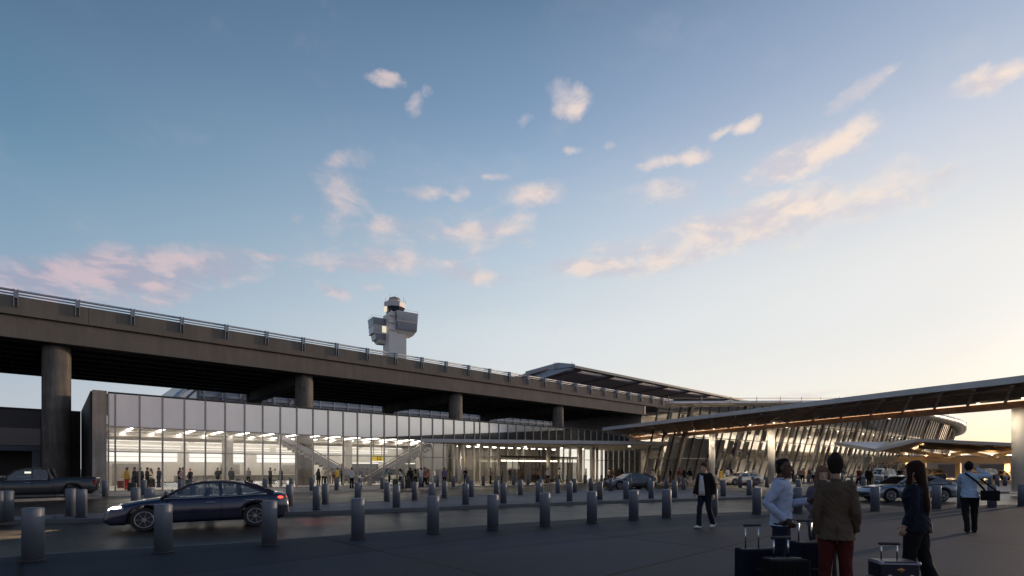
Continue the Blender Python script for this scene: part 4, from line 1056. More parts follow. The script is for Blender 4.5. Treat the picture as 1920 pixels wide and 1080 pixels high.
# ---------------------------------------------------------------- people
from mathutils import noise as mnoise
KITHAIR = ''
def V3(a): return Vector(a)
def remesh(mb, name, vox, smooth=3):
    me = mb.mesh(name + '_raw'); ob = bpy.data.objects.new(name + '_raw', me); COL.objects.link(ob)
    r = ob.modifiers.new('r', 'REMESH'); r.mode = 'VOXEL'; r.voxel_size = vox; r.use_smooth_shade = True
    s = ob.modifiers.new('s', 'SMOOTH'); s.factor = .5; s.iterations = smooth
    dg = bpy.context.evaluated_depsgraph_get()
    out = bpy.data.meshes.new_from_object(ob.evaluated_get(dg), depsgraph=dg)
    if vox < .012 and name in ('person_top', 'person_bottom', 'person_hair') and not (name == 'person_hair' and KITHAIR == 'buzz'):
        amp = {'person_top': .007, 'person_bottom': .006, 'person_hair': .0035}[name]; sc_ = {'person_top': (8, 8, 11), 'person_bottom': (9, 9, 5), 'person_hair': (42, 42, 9)}[name]
        nrm = [v.normal.copy() for v in out.vertices]
        for v, n_ in zip(out.vertices, nrm):
            p = Vector((v.co.x * sc_[0], v.co.y * sc_[1], v.co.z * sc_[2] + v.co.x * 6)); r = 1 - abs(mnoise.noise(p)) * 2.2 + .4 * mnoise.noise(p * 2.3)
            v.co += n_ * (amp * (r - .25))
        out.update()
    out.name = name; bpy.data.objects.remove(ob); bpy.data.meshes.remove(me)
    return out
MALE = [(.84, .13, .10, 0), (.90, .163, .112, 0), (.98, .158, .11, 0), (1.08, .143, .10, .003), (1.18, .15, .105, .006), (1.29, .172, .115, .008), (1.37, .188, .112, .0), (1.425, .165, .09, -.006), (1.455, .105, .07, -.01), (1.475, .065, .06, -.012)]
MALE = [(a, b * .92, c, d) for a, b, c, d in MALE]
FEM = [(.82, .13, .10, 0), (.88, .172, .118, -.005), (.96, .165, .115, -.004), (1.07, .122, .092, .0), (1.16, .128, .098, .008), (1.26, .15, .12, .018), (1.34, .162, .105, .004), (1.40, .142, .08, -.006), (1.43, .09, .062, -.01), (1.45, .055, .052, -.012)]
POSES = {
 'stand': dict(la=[(-.235, -.03, 1.13), (-.24, .05, .885)], ra=[(.235, -.03, 1.13), (.24, .05, .885)], ll=[(-.10, .02, .49), (-.11, -.02, .085)], rl=[(.10, .02, .49), (.11, -.02, .085)]),
 'hold': dict(la=[(-.24, -.02, 1.14), (-.10, .23, 1.10)], ra=[(.24, -.02, 1.14), (.08, .24, 1.16)], ll=[(-.10, .02, .49), (-.12, -.02, .085)], rl=[(.11, .03, .49), (.13, .0, .085)]),
 'pocket': dict(la=[(-.29, -.08, 1.14), (-.19, .06, .93)], ra=[(.235, -.03, 1.13), (.25, .06, .885)], ll=[(-.11, .02, .49), (-.14, -.02, .085)], rl=[(.09, .05, .49), (.09, .0, .085)]),
 'phone': dict(la=[(-.235, -.03, 1.13), (-.23, .06, .885)], ra=[(.30, .06, 1.22), (.13, .10, 1.52)], ll=[(-.10, .02, .49), (-.10, -.04, .085)], rl=[(.10, .02, .49), (.12, -.02, .085)]),
 'walk': dict(la=[(-.24, .04, 1.14), (-.22, .25, .97)], ra=[(.24, -.12, 1.14), (.25, -.16, .89)], ll=[(-.09, -.02, .49), (-.09, -.30, .15)], rl=[(.09, .17, .51), (.09, .30, .095)], lean=.03),
 'pull': dict(la=[(-.24, .04, 1.14), (-.22, .24, .98)], ra=[(.25, -.14, 1.14), (.27, -.33, .96)], ll=[(-.09, .15, .50), (-.09, .24, .09)], rl=[(.09, -.03, .49), (.09, -.28, .14)], lean=.04),
 'point': dict(la=[(-.28, .12, 1.30), (-.30, .36, 1.42)], ra=[(.235, -.03, 1.13), (.24, .05, .885)], ll=[(-.10, .02, .49), (-.11, -.02, .085)], rl=[(.10, .02, .49), (.13, -.02, .085)]),
 'talk': dict(la=[(-.27, -.08, 1.13), (-.235, .11, .90)], ra=[(.235, .02, 1.13), (.13, .27, 1.10)], ll=[(-.10, .02, .49), (-.11, -.02, .085)], rl=[(.10, .02, .49), (.12, -.02, .085)]),
 'camera': dict(la=[(-.23, .13, 1.20), (-.06, .20, 1.47)], ra=[(.46, .08, 1.40), (.17, .17, 1.58)], ll=[(-.08, -.03, .49), (-.06, -.20, .11)], rl=[(.10, .10, .50), (.10, .10, .085)], lean=.03),
 'stroll': dict(la=[(-.25, -.08, 1.14), (-.27, -.04, .90)], ra=[(.25, .02, 1.13), (.25, .14, .90)], ll=[(-.09, -.04, .49), (-.09, -.24, .13)], rl=[(.09, .12, .50), (.09, .14, .09)], lean=.02),
}
def limb_pts(pose, side, sx, fem):
    sh = V3(((.142 if fem else .147) * sx, -.005, 1.375 if fem else 1.395)); e, wv_ = [V3((p[0] * .85, p[1], p[2])) for p in pose[side]]
    return sh, e, wv_
def frames(pose, fem):
    lean = pose.get('lean', 0)
    return lambda p: Vector((p[0], p[1] + lean * max(0, (p[2] - .9)) / .6, p[2]))
def torso(mb, fem, infl, z0, z1, LN, flare=0.0, n=20):
    T = FEM if fem else MALE
    rings = [r for r in T if z0 - 1e-6 <= r[0] <= z1 + 1e-6]
    def at(z):
        for a, b in zip(T, T[1:]):
            if a[0] <= z <= b[0]:
                t = (z - a[0]) / (b[0] - a[0]); return tuple(a[i] + (b[i] - a[i]) * t for i in range(4))
        return T[0] if z < T[0][0] else T[-1]
    zs = sorted(set([z0] + [r[0] for r in rings] + [z1]))
    pts, rad = [], []
    for z in zs:
        r = at(z); f = infl + flare * max(0, (1.05 - z)) / .25
        bx = .172 if z < .9 and infl > 0 else 0; by = .118 if z < .9 and infl > 0 else 0
        pts.append(LN((0, r[3], z))); rad.append((max(r[1], bx) + f, max(r[2], by) + f))
    mb.tube(pts, rad, n, ref=Vector((1, 0, 0)))
def arms(mb, pose, fem, infl, LN, full=True, cuff=0.0):
    k = .86 if fem else 1.0
    for side, sx in (('la', -1), ('ra', 1)):
        sh, e, w_ = limb_pts(pose, side, sx, fem); sh = LN(sh); e = LN(e) if True else e; w_ = LN(w_)
        r = [.062 * k, .054 * k, .047 * k, .040 * k, .043 * k, .036 * k, .027 * k]
        P = [sh + V3((-.01 * sx, 0, -.01)), sh + (e - sh) * .3, sh + (e - sh) * .65, e, e + (w_ - e) * .28, e + (w_ - e) * .65, w_]
        if infl > 0:
            P[-1] = w_ - (w_ - e).normalized() * .012
            r = [q + infl for q in r]; r[-1] += cuff + .004; r[-2] += cuff * .6
        mb.tube(P, r, 12, round_ends=(infl == 0))
        mb.ball(sh + V3((-.005 * sx, 0, 0)), (.062 * k + infl, .062 * k + infl, .06 * k + infl), 12)
def legs(mb, pose, fem, infl, LN, flare=0.0, zcut=None):
    for side, sx in (('ll', -1), ('rl', 1)):
        kn, an = [V3(p) for p in pose[side]]; hp = V3((.088 * sx, 0, .90))
        P = [hp, hp + (kn - hp) * .35, hp + (kn - hp) * .75, kn, kn + (an - kn) * .3, kn + (an - kn) * .7, an]
        r = [.092, .083, .064, .054, .056, .043, .037]
        if infl > 0:
            r = [q + infl for q in r]; r[3] += .006; r[4] += flare * .25; r[5] += .012 + flare * .7; r[6] += .02 + flare
            P[-1] = an + V3((0, 0, -.035))
        mb.tube(P, r, 14, round_ends=(infl == 0))
def foot(mb, pose, infl, LN):
    for side, sx in (('ll', -1), ('rl', 1)):
        kn, an = [V3(p) for p in pose[side]]
        tip_ = an.z > .12
        heel = an + V3((0, -.045, -.045)); toe = an + V3((.015 * sx, .155, -.055))
        if tip_: toe = V3((an.x, an.y + .12, .045)); heel = an + V3((0, -.06, -.02))
        d = toe - heel
        zs = lambda p: V3((p.x, p.y, max(p.z, .034 + infl * .5)))
        mb.tube([zs(heel), zs(heel + d * .3), zs(heel + d * .7), zs(toe)], [(.036 + infl, .034 + infl), (.039 + infl, .044 + infl), (.045 + infl, .03 + infl), (.034 + infl, .022 + infl)], 12, ref=Vector((1, 0, 0)), round_ends=True)
        mb.tube([an + V3((0, -.01, .05)), zs(an + V3((0, 0, -.03)))], [.038 + infl, .04 + infl], 10)
def hand(mb, e, w_, sx, curl, vox, nrm=None):
    d = (w_ - e).normalized()
    nn = nrm if nrm is not None else V3((-sx, .25, 0))
    nn = (nn - d * nn.dot(d)).normalized(); s_ = d.cross(nn) * (1 if True else 1)
    if s_.y < 0 and abs(s_.y) > .2: s_ = -s_
    mb.tube([w_ - d * .01, w_ + d * .03, w_ + d * .085], [(.026, .02), (.036, .016), (.04, .014)], 12, ref=s_, round_ends=True)
    for k, (o, ln) in enumerate(((.030, .88), (.010, 1.0), (-.011, .93), (-.030, .74))):
        b = w_ + d * (.084 - abs(o) * .15) + s_ * o
        a1 = curl; a2 = curl * 2.1; a3 = curl * 3.0
        p1 = b + (d * math.cos(a1) + nn * math.sin(a1)) * .040 * ln
        p2 = p1 + (d * math.cos(a2) + nn * math.sin(a2)) * .027 * ln
        p3 = p2 + (d * math.cos(a3) + nn * math.sin(a3)) * .021 * ln
        mb.tube([b, p1, p2, p3], [.0096, .0088, .0082, .0070], 8, round_ends=True)
    b = w_ + d * .025 + s_ * .030
    p1 = b + (d * .62 + s_ * .62 + nn * .35).normalized() * .042
    p2 = p1 + (d * .85 + s_ * .2 + nn * .55).normalized() * .03
    mb.tube([b - d * .012, b + (p1 - b) * .4, p1, p2], [.013, .012, .0098, .0082], 8, round_ends=True)
def headprims(mb, fem, hc, M, face=True):
    k = .95 if fem else 1.0
    T = lambda p: hc + M @ (V3(p) * k)
    R3 = [(-.124, .024, .026, .052), (-.112, .042, .046, .042), (-.085, .055, .064, .028), (-.05, .065, .078, .014), (-.01, .072, .090, .004), (.035, .077, .098, -.004), (.07, .074, .094, -.006), (.1, .060, .075, -.008), (.122, .036, .045, -.008), (.131, .012, .015, -.008)]
    mb.tube([T((0, r[3], r[0])) for r in R3], [(r[1] * k, r[2] * k) for r in R3], 20, ref=M @ Vector((1, 0, 0)))
    if face:
        mb.tube([T((0, .086, .03)), T((0, .100, .0)), T((0, .112, -.022)), T((0, .094, -.036))], [.009, .011, .014, .010], 8, round_ends=True)
        for sx in (-1, 1):
            mb.ball(T((.077 * sx, -.008, -.008)), (.010, .020, .030), 8)
            mb.ball(T((.011 * sx, .097, -.028)), (.008, .010, .008), 6)
            mb.tube([T((.014 * sx, .088, .034)), T((.046 * sx, .078, .036))], [.009, .008], 6, round_ends=True)
        mb.tube([T((-.022, .088, -.062)), T((0, .096, -.060)), T((.022, .088, -.062))], [.006, .009, .006], 6, round_ends=True)
        mb.tube([T((-.018, .086, -.073)), T((0, .093, -.073)), T((.018, .086, -.073))], [.006, .0085, .006], 6, round_ends=True)
        mb.ball(T((0, .078, -.112)), (.02, .016, .014), 8)
def hairprims(mb, style, fem, hc, M):
    k = .95 if fem else 1.0
    T = lambda p: hc + M @ (V3(p) * k)
    def cap(up=.0, grow=.0):
        R3 = [(-.075, .045, .028, -.062), (-.045, .066, .052, -.044), (-.01, .079 + grow, .070 + grow, -.030), (.03, .084 + grow, .086 + grow, -.018), (.06, .084 + grow, .097 + grow, -.010), (.088, .077 + grow, .093 + grow, -.007), (.112 + up * .5, .060, .073, -.008), (.132 + up, .036, .044, -.009), (.141 + up, .012, .014, -.01)]
        mb.tube([T((0, r[3], r[0])) for r in R3], [(r[1] * k, r[2] * k) for r in R3], 18, ref=M @ Vector((1, 0, 0)))
    if style == 'short': cap()
    elif style == 'buzz': cap(-.010, -.007)
    elif style == 'thick': cap(.014, .006); mb.ball(T((0, .062, .102)), (.055, .035, .026), 10)
    elif style == 'bun':
        cap(.004); mb.ball(T((0, -.115, .06)), .042, 10)
    elif style in ('long', 'verylong'):
        cap(.008, .006); e = 1.0 if style == 'long' else 1.55
        P = [(0, -.03, .07), (0, -.05, .0), (0, -.078, -.10), (0, -.118, -.20 * e), (0, -.138, -.30 * e), (0, -.135, -.38 * e)]
        mb.tube([T(p) for p in P], [(.084, .085), (.093, .075), (.103, .058), (.112, .050), (.10, .042), (.055, .025)], 16, ref=M @ Vector((1, 0, 0)), round_ends=True)
        for sx in (-1, 1):
            mb.tube([T((.05 * sx, .055, .10)), T((.080 * sx, .045, .04)), T((.090 * sx, .035, -.05)), T((.094 * sx, .045, -.17)), T((.088 * sx, .06, -.26 * e))], [.018, .024, .027, .028, .012], 8, round_ends=True)
    elif style == 'cap':
        cap(); mb.tube([T((0, .06, .075)), T((0, .15, .062))], [(.062, .012), (.045, .006)], 10, ref=M @ Vector((1, 0, 0)), round_ends=True)
CACHE = {}
def kit(pose, fem, top, bottom, hair, vox, head_yaw=0, head_pitch=0, curl=.35, hem=None, sleeves=True, faceon=True, posed=None):
    key = (pose, fem, top, bottom, hair, vox, head_yaw, head_pitch)
    if key in CACHE: return CACHE[key]
    P = posed if posed else POSES[pose]; LN = frames(P, fem)
    hc = LN((0, .025, 1.615 if not fem else 1.59))
    M = Matrix.Rotation(R_(head_yaw), 3, 'Z') @ Matrix.Rotation(R_(head_pitch), 3, 'X')
    parts = {}
    b = MB(); torso(b, fem, 0, .84 if not fem else .82, 1.475 if not fem else 1.45, LN); arms(b, P, fem, 0, LN); legs(b, P, fem, 0, LN); foot(b, P, 0, LN)
    b.tube([LN((0, -.012, 1.40)), LN((0, -.004, 1.50)), hc + M @ V3((0, -.01, -.05))], [.062, .054 if not fem else .046, .052 if not fem else .046], 14)
    headprims(b, fem, hc, M, faceon)
    for side, sx in (('la', -1), ('ra', 1)):
        sh, e, w_ = limb_pts(P, side, sx, fem); hand(b, LN(e), LN(w_), sx, P.get(side + 'c', curl), vox, P.get(side + 'n'))
    parts['body'] = remesh(b, 'person_body', vox, 1 if vox < .01 else 2)
    tp = MB()
    infl = {'shirt': .010, 'jacket': .020, 'tee': .011, 'coat': .028, 'tight': .006, 'puffer': .04}[top]
    z0 = {'shirt': .87, 'jacket': .84, 'tee': .90, 'coat': .60, 'tight': .93, 'puffer': .88}[top]
    torso(tp, fem, infl, z0, 1.455 if not fem else 1.43, LN, flare=.024 if top in ('jacket', 'shirt') else (.03 if top == 'coat' else 0))
    if top != 'tee': arms(tp, P, fem, {'shirt': .010, 'jacket': .015, 'coat': .018, 'tight': .006, 'puffer': .026}[top], LN, cuff=.006)
    else:
        for side, sx in (('la', -1), ('ra', 1)):
            sh, e, w_ = [LN(q) for q in limb_pts(P, side, sx, fem)]
            tp.tube([sh + V3((-.01 * sx, 0, 0)), sh + (e - sh) * .4, sh + (e - sh) * .72], [.074, .070, .066], 12); tp.ball(sh, .072, 10)
    if top in ('jacket', 'shirt', 'coat', 'puffer'):
        tp.tube([LN((0, -.012, 1.43 if not fem else 1.41)), LN((0, -.016, 1.485 if not fem else 1.46))], [(.075, .07), (.064, .060)], 14, ref=Vector((1, 0, 0)))
    parts['top'] = remesh(tp, 'person_top', vox, 2)
    if bottom != 'none':
        lg = MB(); torso(lg, fem, .008, .84, 1.01, LN); fl = {'slim': -.012, 'straight': .004, 'flared': .040, 'skirt': 0}[bottom]
        if bottom == 'skirt': lg.tube([LN((0, 0, 1.0)), LN((0, 0, .86)), LN((0, 0, .48))], [(.15, .115), (.19, .14), (.23, .19)], 18, ref=Vector((1, 0, 0)))
        else:
            legs(lg, P, fem, .012, LN, fl); lg.ball(LN((0, 0, .86)), (.15, .11, .08), 12)
        parts['trousers' if bottom != 'skirt' else 'skirt'] = remesh(lg, 'person_bottom', vox, 2)
    global KITHAIR
    KITHAIR = hair
    h = MB(); hairprims(h, hair, fem, hc, M)
    parts['cap' if hair == 'cap' else 'hair'] = remesh(h, 'person_hair', vox * .9, 1)
    f_ = MB(); foot(f_, P, .010, LN); parts['shoes'] = remesh(f_, 'person_shoes', vox, 1)
    CACHE[key] = parts
    return parts
def person(loc, face, label, group=None, pose='stand', fem=False, top='shirt', tc_=None, bottom='straight', bc=None, hair='short', hc_=None, skin='mid', shoe=None, h=None, vox=.018, yaw=0, pitch=0, posed=None, key=None, curl=.35):
    fx, fz = face; d = RIGHT * fx + FWD * fz
    e = empty('person', (loc.x, loc.y, 0), math.atan2(d.y, d.x) - math.pi / 2, label, 'person', group)
    K_ = kit(key or pose, fem, top, bottom, hair, vox, yaw, pitch, curl, posed=posed)
    s = (h or (1.78 if not fem else 1.68)) / (1.75 if not fem else 1.72)
    e.scale = (s, s, s)
    mm = {'body': SKIN[skin], 'top': tc_, 'trousers': bc, 'skirt': bc, 'hair': hc_ or cloth('hair_black', (.012, .010, .009)), 'cap': hc_ or cloth('cap_black', (.012, .010, .009)), 'shoes': shoe or cloth('shoe_black', (.012, .012, .013))}
    nm = {'top': {'shirt': 'shirt', 'jacket': 'jacket', 'tee': 't_shirt', 'coat': 'coat', 'tight': 'top', 'puffer': 'jacket'}[top]}
    for k2, me in K_.items():
        if len(me.materials) == 0: me.materials.append(mm[k2])
        o = bpy.data.objects.new(nm.get(k2, k2), me); COL.objects.link(o); o.parent = e
        o.material_slots[0].link = 'OBJECT'; o.material_slots[0].material = mm[k2]
    return e
# luggage
def rbox(mb, x0, x1, y0, y1, z0, z1, r, n=4):
    """box with rounded vertical corners and softened rims"""
    def ring(z, ins):
        pts = []
        for cx, cy, a0 in ((x1 - r, y1 - r, 0), (x0 + r, y1 - r, 90), (x0 + r, y0 + r, 180), (x1 - r, y0 + r, 270)):
            for k in range(n + 1):
                a = R_(a0 + 90 * k / n); pts.append((cx + math.cos(a) * (r - ins), cy + math.sin(a) * (r - ins), z))
        return pts
    R4 = [ring(z0, r * .5), ring(z0 + r * .35, 0), ring(z1 - r * .35, 0), ring(z1, r * .5)]
    m = len(R4[0]); vs = sum(R4, [])
    fs = [tuple(range(m))[::-1], tuple(range(3 * m, 4 * m))]
    for j in range(3):
        for k in range(m): fs.append((j * m + k, j * m + (k + 1) % m, (j + 1) * m + (k + 1) % m, (j + 1) * m + k))
    mb.add(vs, fs); return mb
SUIT = {}
def suitcase(loc, face, label, colr, wd=.45, hgt=.62, dp=.26, handle=.38, trim=None, fancy=False, group='wheeled suitcases'):
    fx, fz = face; d = RIGHT * fx + FWD * fz
    e = empty('suitcase', (loc.x, loc.y, 0), math.atan2(d.y, d.x) - math.pi / 2, label, 'suitcase', group)
    z0 = .06; z1 = z0 + hgt
    rbox(MB(), -wd / 2, wd / 2, -dp / 2, dp / 2, z0, z1, .035).build('shell', colr, e)
    m = MB()
    if fancy:
        for z in (z0 + hgt * .62,): m.bb(-wd / 2 - .004, wd / 2 + .004, -dp / 2 - .005, dp / 2 + .005, z - .009, z + .009)
        m.bb(-wd / 2 - .003, wd / 2 + .003, -dp / 2 - .004, dp / 2 + .004, z1 - .03, z1 - .014)
        m.build('trim', trim, e)
        for x in (-wd * .27, wd * .27):
            q = MB(); q.ball((x, -dp / 2 - .006, z0 + hgt * .62 + .03), (.028, .008, .024), 10); q.ball((x, -dp / 2 - .006, z0 + hgt * .62 - .03), (.028, .008, .024), 10); q.bb(x - .01, x + .01, -dp / 2 - .014, -dp / 2, z0 + hgt * .62 - .04, z0 + hgt * .62 + .04); q.build('latch', trim, e)
        for x in (-1, 1):
            q = MB(); q.ball((x * (wd / 2 - .02), -dp / 2 + .015, z1 - .02), (.03, .03, .024), 10); q.build('corner_guard', trim, e)
        q = MB(); q.ball((0, -dp / 2 - .003, z0 + hgt * .82), (.045, .006, .020), 14); q.ball((0, -dp / 2 - .007, z0 + hgt * .82), (.024, .005, .028), 10); q.build('emblem', mat('emblem_bronze', (.35, .20, .09), .4, .6), e)
    else:
        for k in range(7):
            x = -wd * .38 + wd * .76 * k / 6; m.bb(x - .008, x + .008, -dp / 2 - .004, dp / 2 + .004, z0 + .05, z1 - .05)
        m.build('ribs', colr, e)
        MB().bb(-wd / 2 + .03, wd / 2 - .03, -.006, .006, z1 - .002, z1 + .004).build('zip', trim or ALU, e)
        rbox(MB(), -.09, .09, -dp / 2 - .018, -dp / 2, z0 + hgt * .55, z0 + hgt * .55 + .02, .006, 2).build('side_grip', BLACKP, e)
    for x in (-1, 1):
        m = MB(); m.tube([(x * wd * .2, dp * .30, z1 - .01), (x * wd * .2, dp * .30, z1 + handle)], [.0085, .0085], 8); m.build('handle_rod', ALU, e)
        for y in (-1, 1):
            m = MB(); m.tube([(x * wd * .4 - .012, y * dp * .36, .03), (x * wd * .4 + .012, y * dp * .36, .03)], [.03, .03], 12); m.bb(x * wd * .4 - .02, x * wd * .4 + .02, y * dp * .36 - .02, y * dp * .36 + .02, .04, .075); m.build('wheel', RUBBER, e)
    m = MB(); m.tube([(-wd * .24, dp * .30, z1 + handle), (wd * .24, dp * .30, z1 + handle)], [.017, .017], 10, round_ends=True); m.build('grip', BLACKP, e)
    return e
CT = lambda n, c: cloth(n, c)
NAVY = CT('navy', (.016, .02, .036)); BLK = CT('black', (.010, .010, .011)); CHAR = CT('charcoal', (.035, .036, .040)); WHT = CT('white', (.62, .60, .58)); LBLUE = CT('light_blue', (.40, .50, .66))
TAN = CT('tan', (.20, .145, .095)); RED = CT('dark_red', (.12, .018, .015)); BRED = CT('bright_red', (.55, .05, .04)); YEL = CT('mustard', (.62, .42, .08)); GRY = CT('grey', (.20, .20, .21)); DENIM = CT('denim', (.035, .05, .09)); PURP = CT('purple', (.16, .11, .22)); ORG = CT('orange', (.60, .24, .06)); CREAM = CT('cream', (.60, .54, .44)); BRN = CT('brown', (.10, .055, .03)); GRN = CT('green', (.05, .08, .05)); PNK = CT('pink', (.62, .40, .42)); KHK = CT('khaki', (.30, .24, .16))
H_BLK = cloth('hair_black', (.012, .010, .009)); H_BRN = cloth('hair_brown', (.06, .03, .018)); H_BLD = cloth('hair_blonde', (.17, .095, .06)); H_RED = cloth('hair_auburn', (.022, .009, .007)); H_GRY = cloth('hair_grey', (.35, .33, .31))
SHW = cloth('shoe_white', (.60, .60, .62)); SHB = cloth('shoe_brown', (.14, .06, .03))
# --- the group in the foreground
shirtblue = cloth('pale_blue_shirt', (.40, .47, .62), .06)
pA = dict(ra=[(.26, -.17, 1.16), (.22, .06, .95)], la=[(-.21, .06, 1.13), (-.14, .31, 1.19)], ll=[(-.10, .03, .49), (-.11, -.02, .085)], rl=[(.10, -.02, .49), (.12, -.06, .085)], lac=.75, rac=.4, lan=V3((.9, .1, -.4)))
person(cw(505 / 960 * 6.9, 6.9), (.86, -.50), 'man in pale blue shirt and dark trousers talking with one hand raised, beside the suitcases', pose='stand', key='A', posed=pA, top='shirt', tc_=shirtblue, bottom='straight', bc=NAVY, hair='buzz', skin='dark', h=1.80, vox=.0075, yaw=-6)
pB = dict(la=[(-.235, -.03, 1.13), (-.23, .06, .885)], ra=[(.245, -.04, 1.13), (.25, .10, .92)], ll=[(-.11, .02, .49), (-.13, -.02, .085)], rl=[(.11, .04, .49), (.14, .0, .085)])
jb = person(cw(607 / 960 * 5.7, 5.7), (.46, .88), 'man in tan blazer and dark red trousers seen from behind', pose='stand', key='B', posed=pB, top='jacket', tc_=cloth('tan_blazer', (.095, .068, .046), .1), bottom='straight', bc=cloth('oxblood', (.075, .012, .011)), hair='thick', skin='mid', h=1.815, vox=.0075, hc_=cloth('hair_dark_brown', (.018, .012, .010)))
jb.scale.x *= .86
m = MB(); m.bb(-.006, .006, -.158, -.148, .81, .98); o_ = m.build('blazer_vent', cloth('tan_blazer_dark', (.06, .045, .03)), jb)
pC = dict(la=[(-.22, -.02, 1.13), (-.10, .20, 1.02)], ra=[(.22, -.02, 1.13), (.12, .20, 1.05)], ll=[(-.10, .02, .49), (-.13, -.02, .085)], rl=[(.11, .02, .49), (.17, .0, .085)])
pc = person(cw(583 / 960 * 7.4, 7.4), (-.45, -.89), 'young woman with long fair hair facing us, half hidden behind the tan blazer', pose='stand', key='C', posed=pC, fem=True, top='jacket', tc_=cloth('mauve_cardigan', (.13, .10, .13)), bottom='slim', bc=CHAR, hair='long', hc_=H_BLD, skin='light', h=1.68, vox=.0075, yaw=0, shoe=SHW)
def eyes(pp, fem, yaw, h):
    k = .95 if fem else 1.0; hc = V3((0, .025, 1.59 if fem else 1.615)); M = Matrix.Rotation(R_(yaw), 3, 'Z')
    for sx in (-1, 1):
        m = MB(); m.ball(hc + M @ (V3((.030 * sx, .0835, .014)) * k), (.012, .007, .0075), 10); o = m.build('eye', mat('eye_white', (.55, .53, .50), .3), pp)
        q = MB(); q.ball(hc + M @ (V3((.030 * sx, .0885, .014)) * k), (.0058, .0045, .0062), 8); q.build('iris', mat('iris_dark', (.02, .012, .01), .2), o)
eyes(pc, True, 0, 1.68)
m = MB(); hcp = V3((0, .025, 1.59)); m.tube([hcp + V3((-.02, .089, -.064)), hcp + V3((0, .094, -.066)), hcp + V3((.02, .089, -.064))], [.004, .0065, .004], 8, round_ends=True); m.build('lips', mat('lips', (.30, .08, .07), .45), pc)
pD = dict(la=[(-.22, -.03, 1.13), (-.21, .06, .91)], ra=[(.225, -.02, 1.13), (.22, .08, .90)], ll=[(-.09, .05, .49), (-.10, .02, .085)], rl=[(.10, -.06, .49), (.13, -.16, .09)])
pd = person(cw(758 / 960 * 6.6, 6.6), (-.62, .78), 'woman with very long dark hair in navy jacket and flared trousers beside the trimmed suitcase', pose='stand', key='D', posed=pD, fem=True, top='jacket', tc_=cloth('navy_jacket', (.012, .014, .026)), bottom='flared', bc=BLK, hair='verylong', hc_=H_RED, skin='light', h=1.74, vox=.0075, yaw=8)
m = MB(); m.tube([(-.245, .02, .93), (-.235, .02, .50), (-.25, .02, .12)], [(.004, .012)] * 3, 6, ref=Vector((1, 0, 0))); 
pE = dict(POSES['camera'])
pe = person(cw(858 / 960 * 13.3, 13.3), (.58, .81), 'man in light blue shirt with black shoulder bag and hands raised to his face', pose='camera', top='shirt', tc_=cloth('sky_shirt', (.36, .48, .62), .06), bottom='slim', bc=BLK, hair='thick', skin='mid', h=1.83, vox=.010, yaw=-25, pitch=4)
m = MB(); sb = empty('shoulder_bag', pe.location, pe.rotation_euler.z, 'black messenger bag hanging at the hip of the man in the light blue shirt', 'bag')
rbox(MB(), .20, .56, -.16, -.02, .84, 1.10, .03).build('bag_body', BLK, sb); MB().bb(.205, .555, -.175, -.16, .92, 1.10).build('flap', BLK, sb)
m = MB(); m.tube([(.28, -.10, 1.10), (.12, -.165, 1.32), (-.02, -.155, 1.46), (-.10, -.07, 1.535)], [(.024, .006)] * 4, 8, ref=Vector((1, 0, .6))); m.tube([(.50, -.06, 1.10), (.36, .06, 1.24), (.24, .13, 1.38)], [(.02, .006)] * 3, 8, ref=Vector((1, 0, .6))); m.build('strap', BLK, sb)
pf = person(cw(362 / 960 * 14.25, 14.25), (-.80, -.60), 'man in dark jacket and white trainers walking left across the plaza', pose='stroll', top='puffer', tc_=cloth('black_jacket', (.010, .011, .013)), bottom='straight', bc=cloth('dark_denim', (.012, .017, .034)), hair='thick', skin='light', h=1.82, vox=.010, shoe=SHW, hc_=H_BRN)
m = MB(); m.tube([(0, .150, .88), (0, .155, 1.02), (0, .165, 1.16), (0, .172, 1.28), (0, .150, 1.40)], [(.095, .022), (.088, .024), (.078, .026), (.062, .026), (.04, .02)], 14, ref=Vector((1, 0, 0))); m.build('shirt', WHT, pf)
m = MB(); m.tube([(.05, .13, 1.42), (.02, .175, 1.30)], [.022, .03], 8, round_ends=True); m.build('scarf', LBLUE, pf)
m = MB(); m.tube([(-.075, .10, 1.647), (0, .128, 1.648), (.075, .10, 1.647)], [(.006, .014)] * 3, 8, ref=Vector((0, 0, 1))); m.build('glasses', BLACKP, pf)
navyb = mat('case_navy', (.006, .009, .022), .8, var=.1); blackb = mat('case_black', (.005, .005, .006), .8); 
for m_ in (navyb, blackb): m_.node_tree.nodes['Principled BSDF'].inputs['Specular IOR Level'].default_value = .15
def px_case(px, top_py, handle_py, Z, **kw):
    h = EYE - (top_py - HY) * Z / F0; hh_ = (top_py - handle_py) * Z / F0
    return suitcase(cw((px - CX) / F0 * Z, Z), kw.pop('face', (-.15, .99)), kw.pop('label'), kw.pop('col'), hgt=h - .06, handle=hh_, **kw)
px_case(1417, 1028, 986, 6.6, label='navy suitcase leftmost of the group, with its handle pulled up', col=navyb, wd=.46)
px_case(1473, 1047, 1010, 5.3, label='black suitcase in front of the man in pale blue shirt', col=blackb, wd=.40, trim=ALU, face=(-.1, .99))
px_case(1518, 1015, 977, 6.2, label='navy suitcase standing half behind the man in tan blazer', col=navyb, wd=.42)
px_case(1675, 1050, 1021, 6.0, label='navy suitcase with pale trim, latches and emblem beside the long-haired woman', col=mat('case_ink', (.006, .007, .020), .4), wd=.44, trim=mat('case_trim', (.36, .34, .42), .4), fancy=True, face=(.10, .99))
